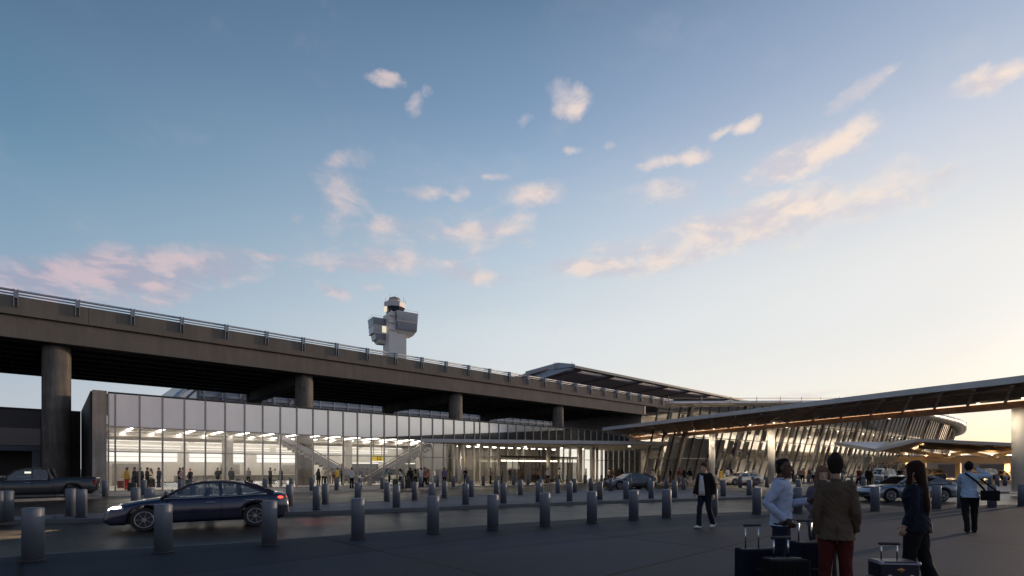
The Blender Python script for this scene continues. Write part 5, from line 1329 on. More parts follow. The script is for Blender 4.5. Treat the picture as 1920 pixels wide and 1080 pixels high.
# --- people in and in front of the terminal
G1 = 'travellers inside the glass hall'; G2 = 'travellers on the terminal pavement'
def crowd(px, base, face, desc, where, grp, **kw):
    lab = (desc + ' ' + where).replace(',', '')
    print('LONG', lab) if len(lab.split()) > 16 else None
    return person(gp(px, base), face, lab, grp, **kw)
L_ = 'inside the glass hall'
A_, T_, LF_, RT_ = (0, 1), (0, -1), (-1, 0), (1, 0)
crowd(238, 918.5, (.2, 1), 'man in mustard top and bright red trousers', L_ + ' near its left end', G1, top='jacket', tc_=YEL, bc=BRED, pose='stand')
crowd(252, 919, (.6, .7), 'person in long dark coat', 'beside the red trousers in the hall', G1, top='coat', tc_=BLK, bc=NAVY, pose='hold')
crowd(263, 918, (-.5, .8), 'person in charcoal jacket with white bag', 'right of the long dark coat', G1, top='jacket', tc_=CHAR, bc=BLK, pose='pocket')
crowd(276, 918, (.7, .7), 'tall person in black jacket', 'by the black suitcase left in the hall', G1, top='jacket', tc_=BLK, bc=BLK, pose='talk')
crowd(283.5, 914, (-1, 0), 'fair woman in light top', 'behind the black suitcase in the hall', G1, fem=True, top='tee', tc_=CREAM, bc=GRY, hair='long', hc_=H_BLD, skin='light', pose='hold')
crowd(298, 914.5, LF_, 'man in slate jacket seen from the side', 'alone before the second column of glass', G1, top='jacket', tc_=NAVY, bc=NAVY, pose='stand')
crowd(314.5, 903, (1, .3), 'dark haired woman in white blouse', 'near the carousel in the hall', G1, fem=True, top='shirt', tc_=WHT, bc=BLK, hair='bun', pose='hold')
crowd(337, 912, (.4, 1), 'person in dark jacket', 'behind the one in the pink shirt', G1, top='jacket', tc_=NAVY, bc=BLK, pose='stand')
crowd(342.5, 917.5, (.2, .9), 'person in pale pink shirt and black trousers', 'above the roof of the blue car', G1, top='shirt', tc_=PNK, bc=BLK, pose='pocket', skin='light')
crowd(357, 914.5, (-.9, .3), 'red haired person in black jacket', 'right of the pink shirt in the hall', G1, fem=True, top='jacket', tc_=BLK, bc=DENIM, hair='short', hc_=cloth('hair_ginger', (.25, .06, .02)), skin='light', pose='hold')
crowd(377, 905, (1, .2), 'slim woman in white top and dark skirt', 'in the middle of the hall', G1, fem=True, top='tee', tc_=WHT, bc=BLK, bottom='skirt', hair='bun', pose='hold')
crowd(408, 911, (.3, 1), 'broad man in dark suit', 'left of a pair of suited men in the hall', G1, top='jacket', tc_=CHAR, bc=BLK, pose='pocket')
crowd(415.5, 908, (-.3, 1), 'man in black suit', 'standing just behind the broad suited man', G1, top='jacket', tc_=BLK, bc=BLK, pose='stand')
crowd(427, 907, (1, 0), 'woman in cream top', 'between the suited men in the hall', G1, fem=True, top='tee', tc_=CREAM, bc=BLK, hair='long', hc_=H_BRN, skin='light')
crowd(434, 912, (-.3, 1), 'man in charcoal suit with hands in pockets', 'right of the suited pair', G1, top='jacket', tc_=CHAR, bc=CHAR, pose='pocket')
crowd(466, 908.5, (.1, -1), 'man in open grey jacket over white shirt', 'facing us, left of the wide grey pillar', G1, top='jacket', tc_=GRY, bc=BLK, pose='stand')
crowd(506.5, 913.5, (.4, .9), 'man in dark shirt and black trousers', 'right of the first wide pillar', G1, top='shirt', tc_=CHAR, bc=BLK, pose='point')
crowd(516, 906, (-.7, -.5), 'woman in white blouse', 'reaching out, right of the dark shirted man', G1, fem=True, top='shirt', tc_=WHT, bc=GRY, hair='short', pose='point')
crowd(526.5, 911.5, (-1, .2), 'man in long dark jacket', 'left of the wide bridge pillar in the hall', G1, top='coat', tc_=CHAR, bc=BLK, pose='stand')
crowd(597, 911.5, (.4, 1), 'woman in black coat', 'just right of the wide bridge pillar', G1, fem=True, top='coat', tc_=BLK, bc=BLK, hair='long', pose='pocket')
crowd(606, 908, (0, 1), 'person in white shirt', 'right of the woman in black coat', G1, top='shirt', tc_=WHT, bc=BLK, pose='hold')
crowd(612.5, 909.5, (-.5, 1), 'man in off-white shirt and dark trousers', 'in the middle of the queue by the escalator', G1, top='shirt', tc_=CREAM, bc=CHAR, pose='stand')
crowd(618.5, 907, (.5, .8), 'man in white tee', 'right of the middle of the queue by the escalator', G1, top='tee', tc_=WHT, bc=GRY, pose='hold')
crowd(626, 908, (-.2, 1), 'woman with ginger hair in brown jacket', 'near the foot of the left escalator', G1, fem=True, top='jacket', tc_=BRN, bc=BRN, hair='long', hc_=cloth('hair_ginger', (.25, .06, .02)), pose='stand')
crowd(633, 910.5, (.6, .9), 'person in mustard jacket', 'near the foot of the left escalator', G1, top='jacket', tc_=YEL, bc=BRN, pose='pocket')
crowd(642, 909.5, (-1, .4), 'tall man in navy suit', 'last in the queue by the left escalator', G1, top='jacket', tc_=NAVY, bc=NAVY, pose='talk')
crowd(659.5, 915.5, (.3, 1), 'man in white shirt and black trousers, feet apart', 'left of the gate sign', G1, top='shirt', tc_=WHT, bc=BLK, pose='talk', skin='light')
crowd(680.5, 905.5, (-.2, 1), 'person in mauve grey top', 'beneath and left of the gate sign', G1, top='shirt', tc_=PURP, bc=CHAR, pose='hold')
crowd(714, 902.5, (0, 1), 'person in white', 'directly beneath the gate sign', G1, top='shirt', tc_=WHT, bc=GRY, pose='stand')
crowd(730, 909, (1, 0), 'person in bright blue shirt', 'behind the right escalator', G1, top='tee', tc_=CT('cyan', (.08, .35, .52)), bc=BLK, pose='hold')
crowd(751, 910, (-1, .4), 'woman in white top and long black skirt', 'right of the escalator foot', G1, fem=True, top='tee', tc_=WHT, bc=BLK, bottom='skirt', hair='long')
crowd(769, 914.5, (.3, 1), 'tall person in long black coat', 'leftmost of the waiting crowd', G1, top='coat', tc_=BLK, bc=BLK, pose='pocket', skin='dark')
crowd(779, 910, (-.5, 1), 'woman in beige top', 'second in the waiting crowd', G1, fem=True, top='tee', tc_=KHK, bc=BLK, hair='long', hc_=H_BRN)
crowd(784, 908, (0, -1), 'woman in brown jacket', 'behind the beige top in the crowd', G1, fem=True, top='jacket', tc_=BRN, bc=BLK, hair='long')
crowd(789.5, 912, (.8, -.5), 'man in white long tee', 'in the middle of the waiting crowd', G1, top='shirt', tc_=WHT, bc=WHT, pose='hold', skin='dark')
crowd(795, 908, (-.5, .9), 'man in pale rose shirt', 'behind the white tee in the crowd', G1, top='shirt', tc_=PNK, bc=CHAR)
crowd(801.5, 909, (0, 1), 'woman with orange top', 'right half of the waiting crowd', G1, fem=True, top='tee', tc_=ORG, bc=BRN, hair='long', hc_=cloth('hair_ginger', (.25, .06, .02)))
crowd(798, 915.5, (-.6, -.8), 'person in patterned red shirt, white shoes', 'stepping out in front of the crowd', G1, top='shirt', tc_=CT('muted_red', (.30, .14, .13)), bc=BLK, pose='walk', shoe=SHW)
crowd(815.5, 905, (.6, .5), 'woman in white sweater and blue jeans', 'right of the crowd', G1, fem=True, top='shirt', tc_=WHT, bc=CT('blue_jeans', (.05, .10, .22)), hair='short', hc_=H_GRY, skin='light', pose='hold')
crowd(823, 904, (-.5, .9), 'man in white and black', 'beside the woman in blue jeans', G1, top='tee', tc_=WHT, bc=BLK, skin='light')
crowd(833, 911, (.2, 1), 'person in dark purple', 'last on the right of the crowd', G1, top='jacket', tc_=PURP, bc=BLK, pose='stand')
W_ = 'on the pavement under the flat canopy'
crowd(872.5, 907.5, (-.3, -1), 'man in navy jacket with red scarf', 'just right of the first canopy column', G2, top='jacket', tc_=NAVY, bc=NAVY, pose='hold', skin='light')
crowd(919.5, 907.5, (.8, -.3), 'man in grey shirt reading', 'left of the glazed entrance', G2, top='shirt', tc_=GRY, bc=BLK, pose='hold')
crowd(941, 906.5, (-1, .1), 'man all in black green', 'before the entrance doors', G2, top='jacket', tc_=GRN, bc=BLK, pose='stand')
crowd(956, 901.8, (.4, 1), 'dim person in grey blue', 'behind the entrance glass', G2, top='jacket', tc_=CHAR, bc=CHAR)
crowd(1008, 905, (1, .1), 'woman in red top striding right', 'before the second canopy column', G2, fem=True, top='tee', tc_=CT('coral', (.50, .14, .10)), bc=BLK, pose='walk', hair='long')
crowd(1023.5, 905.5, (-.8, .4), 'woman in purple skirt', 'at the foot of the second canopy column', G2, fem=True, top='tee', tc_=PURP, bc=PURP, bottom='skirt', hair='long', hc_=H_BRN)
crowd(1027.5, 906, (.4, .9), 'man in white shirt with brown bag strap', 'at the foot of the second canopy column', G2, top='shirt', tc_=WHT, bc=BLK, skin='light')
crowd(1048.5, 904.5, (.9, .2), 'person in white top pulling a bag', 'right of the second canopy column', G2, top='shirt', tc_=WHT, bc=BLK, pose='pull')
crowd(1142, 904.5, (-.1, 1), 'man in white shirt from behind', 'before the bright curtain wall', G2, top='shirt', tc_=WHT, bc=NAVY)
crowd(1146.5, 906, (.2, 1), 'man in brown jacket and red trousers from behind', 'before the bright curtain wall', G2, top='jacket', tc_=CT('rust', (.24, .12, .05)), bc=RED)
crowd(1160, 905.5, (.1, 1), 'woman in brown dress', 'second from the dark car, before the bright wall', G2, fem=True, top='jacket', tc_=BRN, bc=KHK, hair='long', hc_=H_BRN)
crowd(1166.5, 905.3, (-.1, 1), 'woman all in black with long hair', 'right of the brown dress', G2, fem=True, top='coat', tc_=BLK, bc=BLK, hair='verylong')
crowd(1211, 904, (.3, 1), 'person in pink tee', 'behind the dark car near the thick column', G2, top='tee', tc_=PNK, bc=GRY)
crowd(1224, 907, (-.2, -1), 'woman in orange and cream', 'between the two thick columns', G2, fem=True, top='shirt', tc_=CREAM, bc=ORG, hair='long', hc_=H_BRN)
crowd(1235, 906, (.4, -1), 'older man in khaki jacket', 'left of the tall white column', G2, top='jacket', tc_=KHK, bc=BRN, hc_=H_GRY)
crowd(1257, 906.5, (-1, .2), 'person in black', 'right of the first tall white column', G2, top='jacket', tc_=BLK, bc=BRN, pose='pocket')
crowd(1273.5, 905.5, (.1, 1), 'slim man in dark red jacket', 'fourth from the walking man, leftward', G2, top='jacket', tc_=CT('maroon', (.12, .03, .04)), bc=BLK)
crowd(1283.5, 909, (-.6, .7), 'grey haired man in black coat', 'third from the walking man, leftward', G2, top='coat', tc_=BLK, bc=BLK, hc_=H_GRY, pose='pull')
crowd(1294, 907.5, (.7, .6), 'man in black jacket over white shirt', 'nearest the walking man on his left', G2, top='jacket', tc_=BLK, bc=CREAM, pose='pocket')
crowd(1342, 904.5, (0, 1), 'person in black and white', 'at the foot of the second tall white column', G2, top='tee', tc_=BLK, bc=WHT)
crowd(1352, 904.7, (-.5, -1), 'woman in yellow dress', 'right of the second tall white column', G2, fem=True, top='tee', tc_=YEL, bc=YEL, bottom='skirt', hair='long')
crowd(1364.5, 905.5, (.1, 1), 'broad man in white shirt from behind', 'left of the silver car', G2, top='shirt', tc_=WHT, bc=BLK, pose='pocket')
crowd(1371, 904, (.3, 1), 'woman in maroon jacket', 'beside the broad man in white shirt', G2, fem=True, top='jacket', tc_=CT('maroon', (.12, .03, .04)), bc=BLK, hair='long')
crowd(1412.5, 902.8, (0, -1), 'person in white', 'behind the roof of the silver car', G2, top='shirt', tc_=WHT, bc=BLK)
random.seed(21)
for i, (px, desc, tcx) in enumerate(((1487, 'person in black and white scarf', BLK), (1500, 'person in grey coat', GRY), (1505.5, 'man in orange brown jacket', ORG), (1517.5, 'man in dark brown jacket', BRN), (1524, 'woman in white top', WHT))):
    crowd(px, 903.3, (random.uniform(-1, 1), random.choice((-1, 1))), desc, 'between the man in pale blue and the fair woman', G2, top=('coat', 'jacket', 'jacket', 'jacket', 'tee')[i], tc_=tcx, bc=BLK, pose=('hold', 'stand', 'pocket', 'stand', 'hold')[i], fem=(i == 4), hair='short' if i != 4 else 'long')
crowd(1611, 917, (-.75, -.2), 'man in dark coat and red scarf striding left', 'behind the shoulder of the tan blazer', G2, top='jacket', tc_=CT('maroon', (.12, .03, .04)), bc=BLK, pose='walk', skin='light', h=1.8, hc_=H_BRN)
crowd(1629, 917.5, (.5, .8), 'man in black jacket and brown boots walking away', 'right of the striding man', G2, top='jacket', tc_=BLK, bc=BLK, pose='walk', shoe=SHB, h=1.8, hc_=H_BRN)
crowd(1635, 908, (.2, -1), 'woman in orange brown top', 'behind the two striding men', G2, fem=True, top='shirt', tc_=ORG, bc=KHK, hair='long', hc_=H_BRN)
crowd(1661.5, 909.5, (0, 1), 'man in cream shirt and black trousers from behind', 'before the silver estate car', G2, top='shirt', tc_=CREAM, bc=BLK, pose='pocket', h=1.8, hc_=H_BRN)
crowd(1737, 906, (-.6, .3), 'person in amber jacket', 'right of the long-haired woman, behind the grey sedan', G2, top='jacket', tc_=CT('amber', (.68, .32, .06)), bc=BLK, pose='stand', hc_=H_BRN)
for px, base, fc_, desc, where, kw in (
 (322, 902, (.3, 1), 'small distant man in grey jacket', 'by the first baggage carousel', dict(top='jacket', tc_=GRY, bc=BLK)),
 (392, 902.5, (-.6, 1), 'distant woman in pink top', 'by the low counter in the hall', dict(fem=True, top='tee', tc_=PNK, bc=BLK, hair='long')),
 (452, 902, (.8, .4), 'distant man in brown jacket', 'by the back wall of the hall', dict(top='jacket', tc_=BRN, bc=BLK)),
 (481, 903.5, (-1, 0), 'distant person in white shirt', 'between the two pillars of the hall', dict(top='shirt', tc_=WHT, bc=NAVY)),
 (655, 903, (.5, 1), 'distant woman in navy dress', 'behind the man with feet apart', dict(fem=True, top='tee', tc_=NAVY, bc=NAVY, bottom='skirt', hair='long')),
 (694, 903, (-.5, 1), 'distant man in tan coat', 'left beneath the gate sign', dict(top='coat', tc_=KHK, bc=BLK)),
 (762, 905, (.6, -1), 'person in grey hooded top', 'behind the tall black coat', dict(top='jacket', tc_=GRY, bc=BLK)),
 (775, 904, (-.6, -1), 'person in green jacket', 'second row of the waiting crowd left', dict(top='jacket', tc_=GRN, bc=BLK)),
 (810, 903, (.1, 1), 'person in dark blue suit', 'second row of the waiting crowd right', dict(top='jacket', tc_=NAVY, bc=NAVY)),
 (843, 904, (-.8, .3), 'person in beige coat', 'left of the first canopy column', dict(top='coat', tc_=KHK, bc=BRN)),
 (971, 902.5, (.2, 1), 'man in dark suit', 'inside the entrance doors', dict(top='jacket', tc_=BLK, bc=BLK)),
 (1099, 904.5, (-.7, .4), 'woman in white blouse', 'left of the paired slim columns', dict(fem=True, top='shirt', tc_=WHT, bc=BLK, hair='bun'))):
    crowd(px, base, fc_, desc, where, G1, pose=random.choice(('stand', 'hold', 'pocket', 'talk')), **kw)
# small luggage by the travellers
def small_case(px, base, label, col=BLACKP, hgt=.58): return suitcase(gp(px, base), (random.uniform(-.5, .5), 1), label, col, hgt=hgt, handle=.3)
small_case(285, 914.5, 'black suitcase standing left in the hall between two travellers', hgt=.7)
small_case(226.5, 916, 'small dark red suitcase left of the mustard top', mat('case_red', (.12, .03, .03), .5))
small_case(247, 921, 'black suitcase at the feet of the long dark coat')
small_case(351, 913, 'small black suitcase right of the pink shirt')
small_case(470, 909, 'dark suitcase beside the man in open grey jacket', hgt=.45)
small_case(375, 905.5, 'low black bag before the woman in white and dark skirt', hgt=.3)
small_case(765, 917, 'black suitcase left in front of the waiting crowd', hgt=.7)
small_case(741, 911, 'dark green suitcase behind the right escalator', mat('case_green', (.02, .05, .03), .5))
small_case(1136, 905.8, 'dark brown suitcase left of the man in white shirt by the bright wall', mat('case_brown', (.04, .02, .015), .5), .55)
small_case(1035, 904.5, 'small black case right of the second canopy column', hgt=.35)
small_case(1677, 909, 'dark teal suitcase right of the man in cream shirt', mat('case_teal', (.02, .05, .07), .5), .5)
small_case(1695, 907, 'white suitcase near the bonnet of the silver estate car', mat('case_white', (.6, .58, .54), .5), .4)
# ---------------------------------------------------------------- vehicles
def interp(tab, x):
    if x <= tab[0][0]: return tab[0][1]
    for (a, va_), (b, vb_) in zip(tab, tab[1:]):
        if x <= b:
            t = (x - a) / (b - a); t = t * t * (3 - 2 * t) * .35 + t * .65; return va_ + (vb_ - va_) * t
    return tab[-1][1]
SPEC = {
 'sedan': dict(L=4.75, W=1.84, wb=(1.42, -1.40), r=.335, top=[(-2.37, .80), (-2.30, .98), (-2.1, 1.03), (-1.6, 1.01), (-.8, .96), (.4, .93), (.95, .93), (1.4, .88), (1.9, .79), (2.2, .68), (2.33, .55), (2.37, .45)],
   bot=[(-2.37, .42), (-2.2, .24), (2.2, .20), (2.37, .30)], cab=[(1.05, .93), (.30, 1.36), (.0, 1.42), (-.45, 1.432), (-.80, 1.405), (-1.12, 1.345), (-1.92, 1.035)], pil=(-.48,), b0=.62),
 'suv': dict(L=4.7, W=1.9, wb=(1.40, -1.38), r=.37, top=[(-2.35, .95), (-2.28, 1.08), (-1.5, 1.08), (.9, 1.06), (1.4, 1.02), (2.0, .93), (2.25, .80), (2.35, .60)],
   bot=[(-2.35, .50), (-2.2, .32), (2.2, .30), (2.35, .42)], cab=[(1.10, 1.05), (.45, 1.60), (.1, 1.68), (-1.2, 1.70), (-1.9, 1.62), (-2.25, 1.10)], pil=(-.35, -1.35), b0=.7),
 'pickup': dict(L=5.7, W=1.98, wb=(1.85, -1.75), r=.40, top=[(-2.85, 1.20), (-2.80, 1.26), (-.9, 1.26), (-.8, 1.18), (.9, 1.16), (1.3, 1.18), (2.3, 1.12), (2.7, 1.02), (2.82, .85), (2.85, .70)],
   bot=[(-2.85, .62), (-2.7, .42), (2.6, .36), (2.85, .48)], cab=[(1.25, 1.17), (.65, 1.74), (.3, 1.84), (-.35, 1.84), (-.62, 1.78), (-.82, 1.2)], pil=(-.02,), b0=.72),
}
def car_body(sp):
    L_, W = sp['L'], sp['W']; r = sp['r']; mb = MB(); n = 110; rings = []
    for i in range(n + 1):
        x = -L_ / 2 + L_ * i / n
        zt = interp(sp['top'], x); zb = interp(sp['bot'], x); e = min(x + L_ / 2, L_ / 2 - x)
        w = W / 2 * (1 - .16 * max(0, 1 - e / .55) ** 2.2)
        if x > 0: w -= .03 * max(0, (x - 1.2)) 
        zs = zb
        for wx in sp['wb']:
            d = abs(x - wx)
            if d < r + .07: zs = max(zs, r + math.sqrt(max(0, (r + .07) ** 2 - d * d)))
        zs = min(zs, zt - .14)
        zm = zt - .10 - (.0 if zt - zs > .3 else 0); 
        mid = max(zs + .02, min(zm - .04, .62 * zt + .0))
        half = [(0, zt + .02), (w * .45, zt + .015), (w * .78, zt - .005), (w * .90, zt - .035), (w * .955, zt - .085), (w * .985, max(mid, zs + .01)), (w * .975, zs * .75 + mid * .25 if mid > zs else zs), (w * .955, zs), (w * .80, zs), (w * .72, zs if zs < r * 1.05 else zs), (0, zs)]
        rings.append([(x, y, z) for y, z in half] + [(x, -y, z) for y, z in half[-2:0:-1]])
    m = len(rings[0]); vs = sum(rings, []); fs = []
    for i in range(n):
        for k in range(m): fs.append((i * m + k, i * m + (k + 1) % m, (i + 1) * m + (k + 1) % m, (i + 1) * m + k))
    mb.add(vs, fs, True)
    o = 0; mb.f.append(list(range(m))[::-1]); mb.s.append(False); mb.m.append(0); mb.f.append([n * m + k for k in range(m)]); mb.s.append(False); mb.m.append(0)
    return mb
def make_car(kind, paint, label, group, lit=False, name='car', loc=(0, 0), ang=0.0, cat='car'):
    sp = SPEC[kind]; L_, W, r = sp['L'], sp['W'], sp['r']
    root = empty(name, (loc[0], loc[1], ROADZ if lit is not None else ROADZ), ang, label, cat, group)
    body = car_body(sp).build('body', paint, root)
    C5 = sp['cab']; bw_, tw_ = W / 2 - .07, W / 2 - (.30 if kind == 'sedan' else .24)
    zmax = max(c[1] for c in C5); zmin = min(c[1] for c in C5)
    def yw(z): 
        t = (z - .95 * zmin) / (zmax - .95 * zmin); return bw_ + (tw_ - bw_) * max(0, min(1, t))
    # roof skin and pillars
    m = MB(); rx0, rx1 = 1, len(C5) - 2
    prof = C5[rx0:rx1 + 1]; vs = []
    fine = []
    for i in range(len(prof) - 1):
        for k in range(4): t = k / 4; fine.append((prof[i][0] + (prof[i + 1][0] - prof[i][0]) * t, prof[i][1] + (prof[i + 1][1] - prof[i][1]) * t))
    fine.append(prof[-1])
    for x, z in fine:
        y = yw(z)
        for f in (-1, -.93, -.6, 0, .6, .93, 1): vs.append((x, y * f, z - .05 * max(0, abs(f) - .6) * 2.2))
    fs = []
    for i in range(len(fine) - 1):
        for k in range(6): fs.append((i * 7 + k, i * 7 + k + 1, (i + 1) * 7 + k + 1, (i + 1) * 7 + k))
    m.add(vs, fs, True); rf = m.build('roof', paint, root); sdm = rf.modifiers.new('thickness', 'SOLIDIFY'); sdm.thickness = .035
    for s in (-1, 1):
        m = MB()
        for (a, b, wd) in ((C5[0], C5[1], .07), (C5[-2], C5[-1], .16 if kind == 'sedan' else .12)):
            m.beam((a[0], s * yw(a[1]) * 1.0, a[1] - .02), (b[0], s * (yw(b[1]) - .01), b[1] - .03), .05, wd, up=Vector((0, 0, 1)))
        for px in sp['pil']:
            zt = interp([(-c[0], c[1]) for c in C5], -px) - .05; zb = interp(sp['top'], px); m.beam((px, s * yw(zb), zb - .03), (px + .04, s * yw(zt), zt), .05, .08, up=Vector((1, 0, 0)))
        for i in range(1, len(C5) - 2):
            a, b = C5[i], C5[i + 1]; m.beam((a[0], s * (yw(a[1]) - .005), a[1] - .06), (b[0], s * (yw(b[1]) - .005), b[1] - .06), .05, .06)
        m.build('pillars', paint, root)
    def quad(P, nm):
        q = MB(); q.add(P, [tuple(range(len(P)))]); return q.build(nm, CARGL, root)
    a, b = C5[0], C5[1]
    quad([(a[0], -yw(a[1]) + .05, a[1]), (a[0], yw(a[1]) - .05, a[1]), (b[0], yw(b[1]) - .05, b[1] - .02), (b[0], -yw(b[1]) + .05, b[1] - .02)], 'windscreen')
    a, b = C5[-1], C5[-2]
    quad([(a[0], yw(a[1]) - .06, a[1]), (a[0], -yw(a[1]) + .06, a[1]), (b[0], -yw(b[1]) + .06, b[1] - .02), (b[0], yw(b[1]) - .06, b[1] - .02)], 'rear_window')
    edges = [C5[0][0] - .08] + list(sp['pil']) + [C5[-1][0] + .12]
    for s in (-1, 1):
        for i in range(len(edges) - 1):
            x1, x0 = edges[i] - .03, edges[i + 1] + .03; top_, bot_ = [], []
            for k in range(7):
                x = x0 + (x1 - x0) * k / 6; zt = interp([(-c[0], c[1]) for c in C5][0:], -x) - .075; zb = interp(sp['top'], x) - .01
                zt = max(zt, zb + .01); top_.append((x, s * (yw(zt) - .012), zt)); bot_.append((x, s * (yw(zb) - .012), zb))
            q = MB(); q.add(bot_ + top_[::-1], [tuple(range(14)) if s < 0 else tuple(range(14))[::-1]]); q.build('side_window', CARGL, root)
    # wheels
    for wx in sp['wb']:
        for s in (-1, 1):
            y0 = s * (W / 2 - .03)
            m = MB(); m.tube([(wx, y0, r), (wx, y0 - s * .02, r), (wx, y0 - s * .21, r)], [r - .02, r, r], 30, smooth=True); wh = m.build('wheel', RUBBER, root)
            q = MB(); q.tube([(wx, y0 + s * .003, r), (wx, y0 - s * .03, r)], [r * .70, r * .66], 26); q.build('rim_well', mat('rim_well', (.03, .03, .033), .6), wh)
            m = MB(); m.tube([(wx + math.cos(2 * math.pi * k / 24) * r * .67, y0 + s * .012, r + math.sin(2 * math.pi * k / 24) * r * .67) for k in range(25)], [.014] * 25, 6, caps=False); m.tube([(wx, y0 + s * .016, r), (wx, y0, r)], [r * .16, r * .18], 12)
            for k in range(7):
                a = 2 * math.pi * k / 7; m.beam((wx + math.cos(a) * r * .12, y0 + s * .012, r + math.sin(a) * r * .12), (wx + math.cos(a) * r * .66, y0 + s * .012, r + math.sin(a) * r * .66), .012, .05, up=Vector((0, 1, 0)))
            m.build('rim', mat('wheel_rim', (.40, .42, .46), .3, .9), wh)
    MB().bb(-L_ / 2 + .25, L_ / 2 - .3, -W / 2 + .28, W / 2 - .28, .20 if kind == 'sedan' else .3, .5).build('underbody', BLACKP, root)
    # seats
    if kind != 'pickup' or True:
        for sx in ((.15, -.75) if kind != 'pickup' else (.2,)):
            for s in (-.38, .38):
                m = MB(); m.tube([(sx + .25, s, zmin - .38), (sx - .05, s, zmin - .36), (sx - .22, s, zmin + .02), (sx - .26, s, zmin + .20)], [(.24, .09), (.24, .09), (.22, .07), (.12, .05)], 12, ref=Vector((0, 1, 0)), round_ends=True); m.build('seat', BLACKP, root)
    # lamps, trim
    hl_ = emis('headlight_on', (1, .93, .82), 7) if lit else mat('headlight', (.62, .64, .66), .12, spec=.9)
    tl_ = emis('taillight_on', (1, .05, .025), 4.5) if lit else mat('taillight', (.35, .02, .015), .2, spec=.8)
    zf = interp(sp['top'], L_ / 2 - .14)
    for s in (-1, 1):
        m = MB(); x = L_ / 2 - .17; z = zf + .02 if kind == 'sedan' else zf - .05
        m.tube([(x + .06, s * W * .29, z - .05), (x - .03, s * W * .385, z - .01), (x - .24, s * (W / 2 - .035), z + .045)], [(.03, .04), (.035, .055), (.02, .03)], 8, round_ends=True); m.build('headlight', hl_, root)
        zt = interp(sp['top'], -L_ / 2 + .12); x = -L_ / 2 + .06
        m = MB()
        if kind == 'sedan': m.tube([(x - .01, s * W * .24, zt - .13), (x + .03, s * W * .40, zt - .12), (x + .26, s * (W / 2 - .035), zt - .10)], [(.03, .045), (.035, .06), (.02, .03)], 8, round_ends=True)
        else: m.bb(x - .03, x + .07, s * (W / 2 - .20), s * (W / 2 - .02), zt - .42, zt - .10)
        m.build('taillight', tl_, root)
        m = MB(); m.tube([(C5[0][0] - .18, s * (bw_ + .02), zmin + .10), (C5[0][0] - .16, s * (bw_ + .20), zmin + .12)], [(.05, .07), (.06, .085)], 10, round_ends=True); m.build('mirror', paint, root)
        for hx in ([sp['pil'][0] + .28, sp['pil'][0] - .75] if kind != 'pickup' else [sp['pil'][0] + .2]):
            zb = interp(sp['top'], hx) - .16; m = MB(); m.tube([(hx - .10, s * (W / 2 + .003), zb), (hx + .10, s * (W / 2 + .003), zb)], [.014, .014], 8, round_ends=True); m.build('door_handle', ALU, root)
        m = MB()
        P = [(x_, s * (yw(interp(sp['top'], x_)) + .018), interp(sp['top'], x_) - .012) for x_ in [C5[0][0] - .1 + (C5[-1][0] + .3 - C5[0][0]) * k / 8 for k in range(9)]]
        m.tube(P, [.009] * 9, 6); m.build('window_trim', ALU, root)
        m = MB()
        for dx in (sp['pil'][0], C5[0][0] - .10, sp['pil'][0] - .95 if kind != 'pickup' else sp['pil'][0] - .85):
            zt2 = interp(sp['top'], dx) - .09; m.tube([(dx, s * (W / 2 - .012), zt2), (dx, s * (W / 2 - .004), .62 * zt2 + .1), (dx, s * (W / 2 - .018), .33)], [.006] * 3, 5)
        m.build('door_seam', BLACKP, root)
        m = MB(); m.tube([(L_ / 2 - 1.45, s * (W / 2 - .012), .70), (-L_ / 2 + .5, s * (W / 2 - .008), .80)], [.006, .006], 6); 
    m = MB(); m.tube([(L_ / 2 - .02, -.55, .42), (L_ / 2 + .012, 0, .42), (L_ / 2 - .02, .55, .42)], [(.10, .02)] * 3, 8, ref=Vector((0, 0, 1))); m.build('grille', BLACKP, root)
    m = MB(); m.bb(-L_ / 2 - .012, -L_ / 2 + .02, -.26, .26, .62 if kind == 'sedan' else .75, .73 if kind == 'sedan' else .86); m.build('number_plate', mat('plate', (.5, .5, .48), .5), root)
    if kind == 'pickup':
        m = MB(); m.bb(-2.72, -.95, -.80, .80, 1.262, 1.285); m.build('bed_cover', RUBBER, root)
    return root
P_NAVY = mat('paint_navy', (.014, .017, .045), .22, .35, coat=1.0); P_GRAPH = mat('paint_graphite', (.055, .065, .085), .25, .5, coat=1.0); P_SILV = mat('paint_silver', (.60, .55, .48), .28, .5, coat=1.0)
P_STEEL = mat('paint_steel', (.13, .17, .24), .22, .7, coat=1.0); P_BLACK = mat('paint_black', (.018, .019, .022), .25, .2, coat=1.0); P_WHITE = mat('paint_white', (.62, .60, .57), .3, .1, coat=1.0); P_TRUCK = mat('paint_truck', (.024, .027, .034), .3, .3, coat=.8)
P_GREY = mat('paint_grey', (.28, .27, .27), .3, .5, coat=1.0)
for p_ in (P_NAVY, P_GRAPH, P_SILV, P_STEEL, P_BLACK, P_WHITE, P_TRUCK, P_GREY): p_.node_tree.nodes['Principled BSDF'].inputs['Coat Roughness'].default_value = .06
def place_car(kind, paint, fx, fy, direc, label, group=None, lit=False, near=1, h=ROADZ, **kw):
    """put the car so that its near front wheel stands at the surveyed point; direc is its heading (right, away)"""
    sp = SPEC[kind]; q = gp(fx, fy, h)
    d = (RIGHT * direc[0] + FWD * direc[1]).normalized(); lf = Vector((-d.y, d.x, 0))
    c = q - d * sp['wb'][0] + lf * (-near * -1) * (sp['W'] / 2) * 1.0
    r = make_car(kind, paint, label, group, lit, loc=(c.x, c.y), ang=math.atan2(d.y, d.x), **kw); r.location.z = h
    return r
GC = 'cars on the terminal roads'
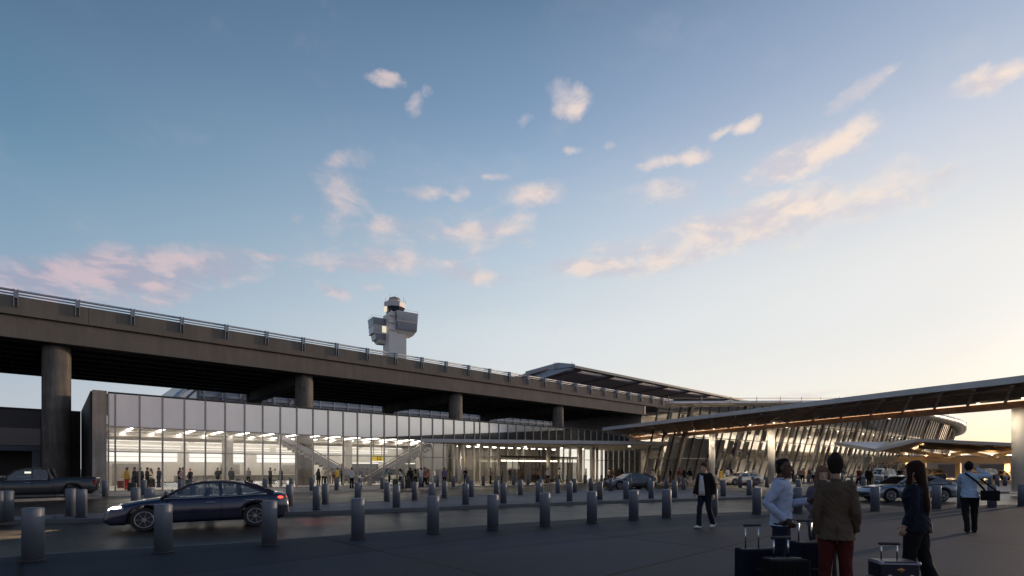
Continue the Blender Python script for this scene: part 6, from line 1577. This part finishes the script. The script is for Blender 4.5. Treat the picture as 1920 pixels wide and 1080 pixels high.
# heading left: the near side is the driver's left-hand side, so the centre lies to the right of it
place_car('sedan', P_NAVY, 270, 997, (-.865, -.48), 'dark blue sedan with lit headlight driving left on the near road', GC, True, near=-1)
place_car('pickup', P_TRUCK, -28, 941, (-.84, -.54), 'dark grey pickup truck with covered bed on the far road at the left edge', GC, False, near=-1, name='pickup_truck', cat='pickup truck')
place_car('sedan', P_GRAPH, 1163, 918, (-.95, -.30), 'dark grey sedan driving left past the flat canopy', GC, False, near=-1)
place_car('sedan', P_SILV, 1379, 909.5, (-.97, -.24), 'pale silver sedan behind the man in pale blue shirt', GC, False, near=-1)
place_car('sedan', P_STEEL, 1672, 941, (-1, .0), 'steel blue sedan behind the long-haired woman', GC, False, near=-1)
GPK = 'parked cars at the forecourt'
place_car('suv', P_BLACK, 1585, 906.5, (-.55, -.83), 'dark off-road car parked behind the tan blazer, its front towards us', GPK, False, near=-1, h=0)
place_car('suv', P_GREY, 1650, 906, (-.90, -.44), 'silver grey estate car parked behind the man in cream shirt', GPK, False, near=-1, h=0)
place_car('sedan', P_WHITE, 1750, 900, (-.35, -.93), 'white car parked right of the amber jacket', GPK, False, near=-1, h=0)
place_car('suv', P_GRAPH, 1772, 899.5, (-.3, -.95), 'dark car parked left of the yellow-lit post', GPK, False, near=-1, h=0)
place_car('suv', P_GREY, 1842, 900, (-.96, -.28), 'grey car parked under the downlights at right', GPK, False, near=-1, h=0)
place_car('sedan', P_BLACK, 1893, 900, (-.5, -.86), 'black car parked by the rightmost tall column', GPK, False, near=-1, h=0)
place_car('sedan', P_GRAPH, 1700, 902, (-.5, -.86), 'dark car parked behind the hair of the long-haired woman', GPK, False, near=-1, h=0)

# headlamps of the moving blue sedan light the road in front of it
blue = [o for o in bpy.data.objects if o.get('label', '').startswith('dark blue sedan')][0]
for s in (-1, 1):
    l = bpy.data.lights.new('headlight_beam', 'SPOT'); l.energy = 3500; l.color = (1, .80, .50); l.spot_size = R_(44); l.spot_blend = .8; l.shadow_soft_size = .06
    o = bpy.data.objects.new('headlight_beam', l); COL.objects.link(o); o.parent = blue; o.location = (2.50, s * .62, .62); o.rotation_euler = (0, R_(-90 + 8), 0)
    o.rotation_euler = Vector((math.cos(R_(9)), 0, -math.sin(R_(9)))).to_track_quat('-Z', 'Y').to_euler()
    l = bpy.data.lights.new('taillight_glow', 'SPOT'); l.energy = 190; l.color = (1, .13, .05); l.spot_size = R_(84); l.spot_blend = 1; l.shadow_soft_size = .08
    o = bpy.data.objects.new('taillight_glow', l); COL.objects.link(o); o.parent = blue; o.location = (-2.46, s * .72, .80)
    o.rotation_euler = Vector((-math.cos(R_(38)), .25, -math.sin(R_(38)))).to_track_quat('-Z', 'Y').to_euler()
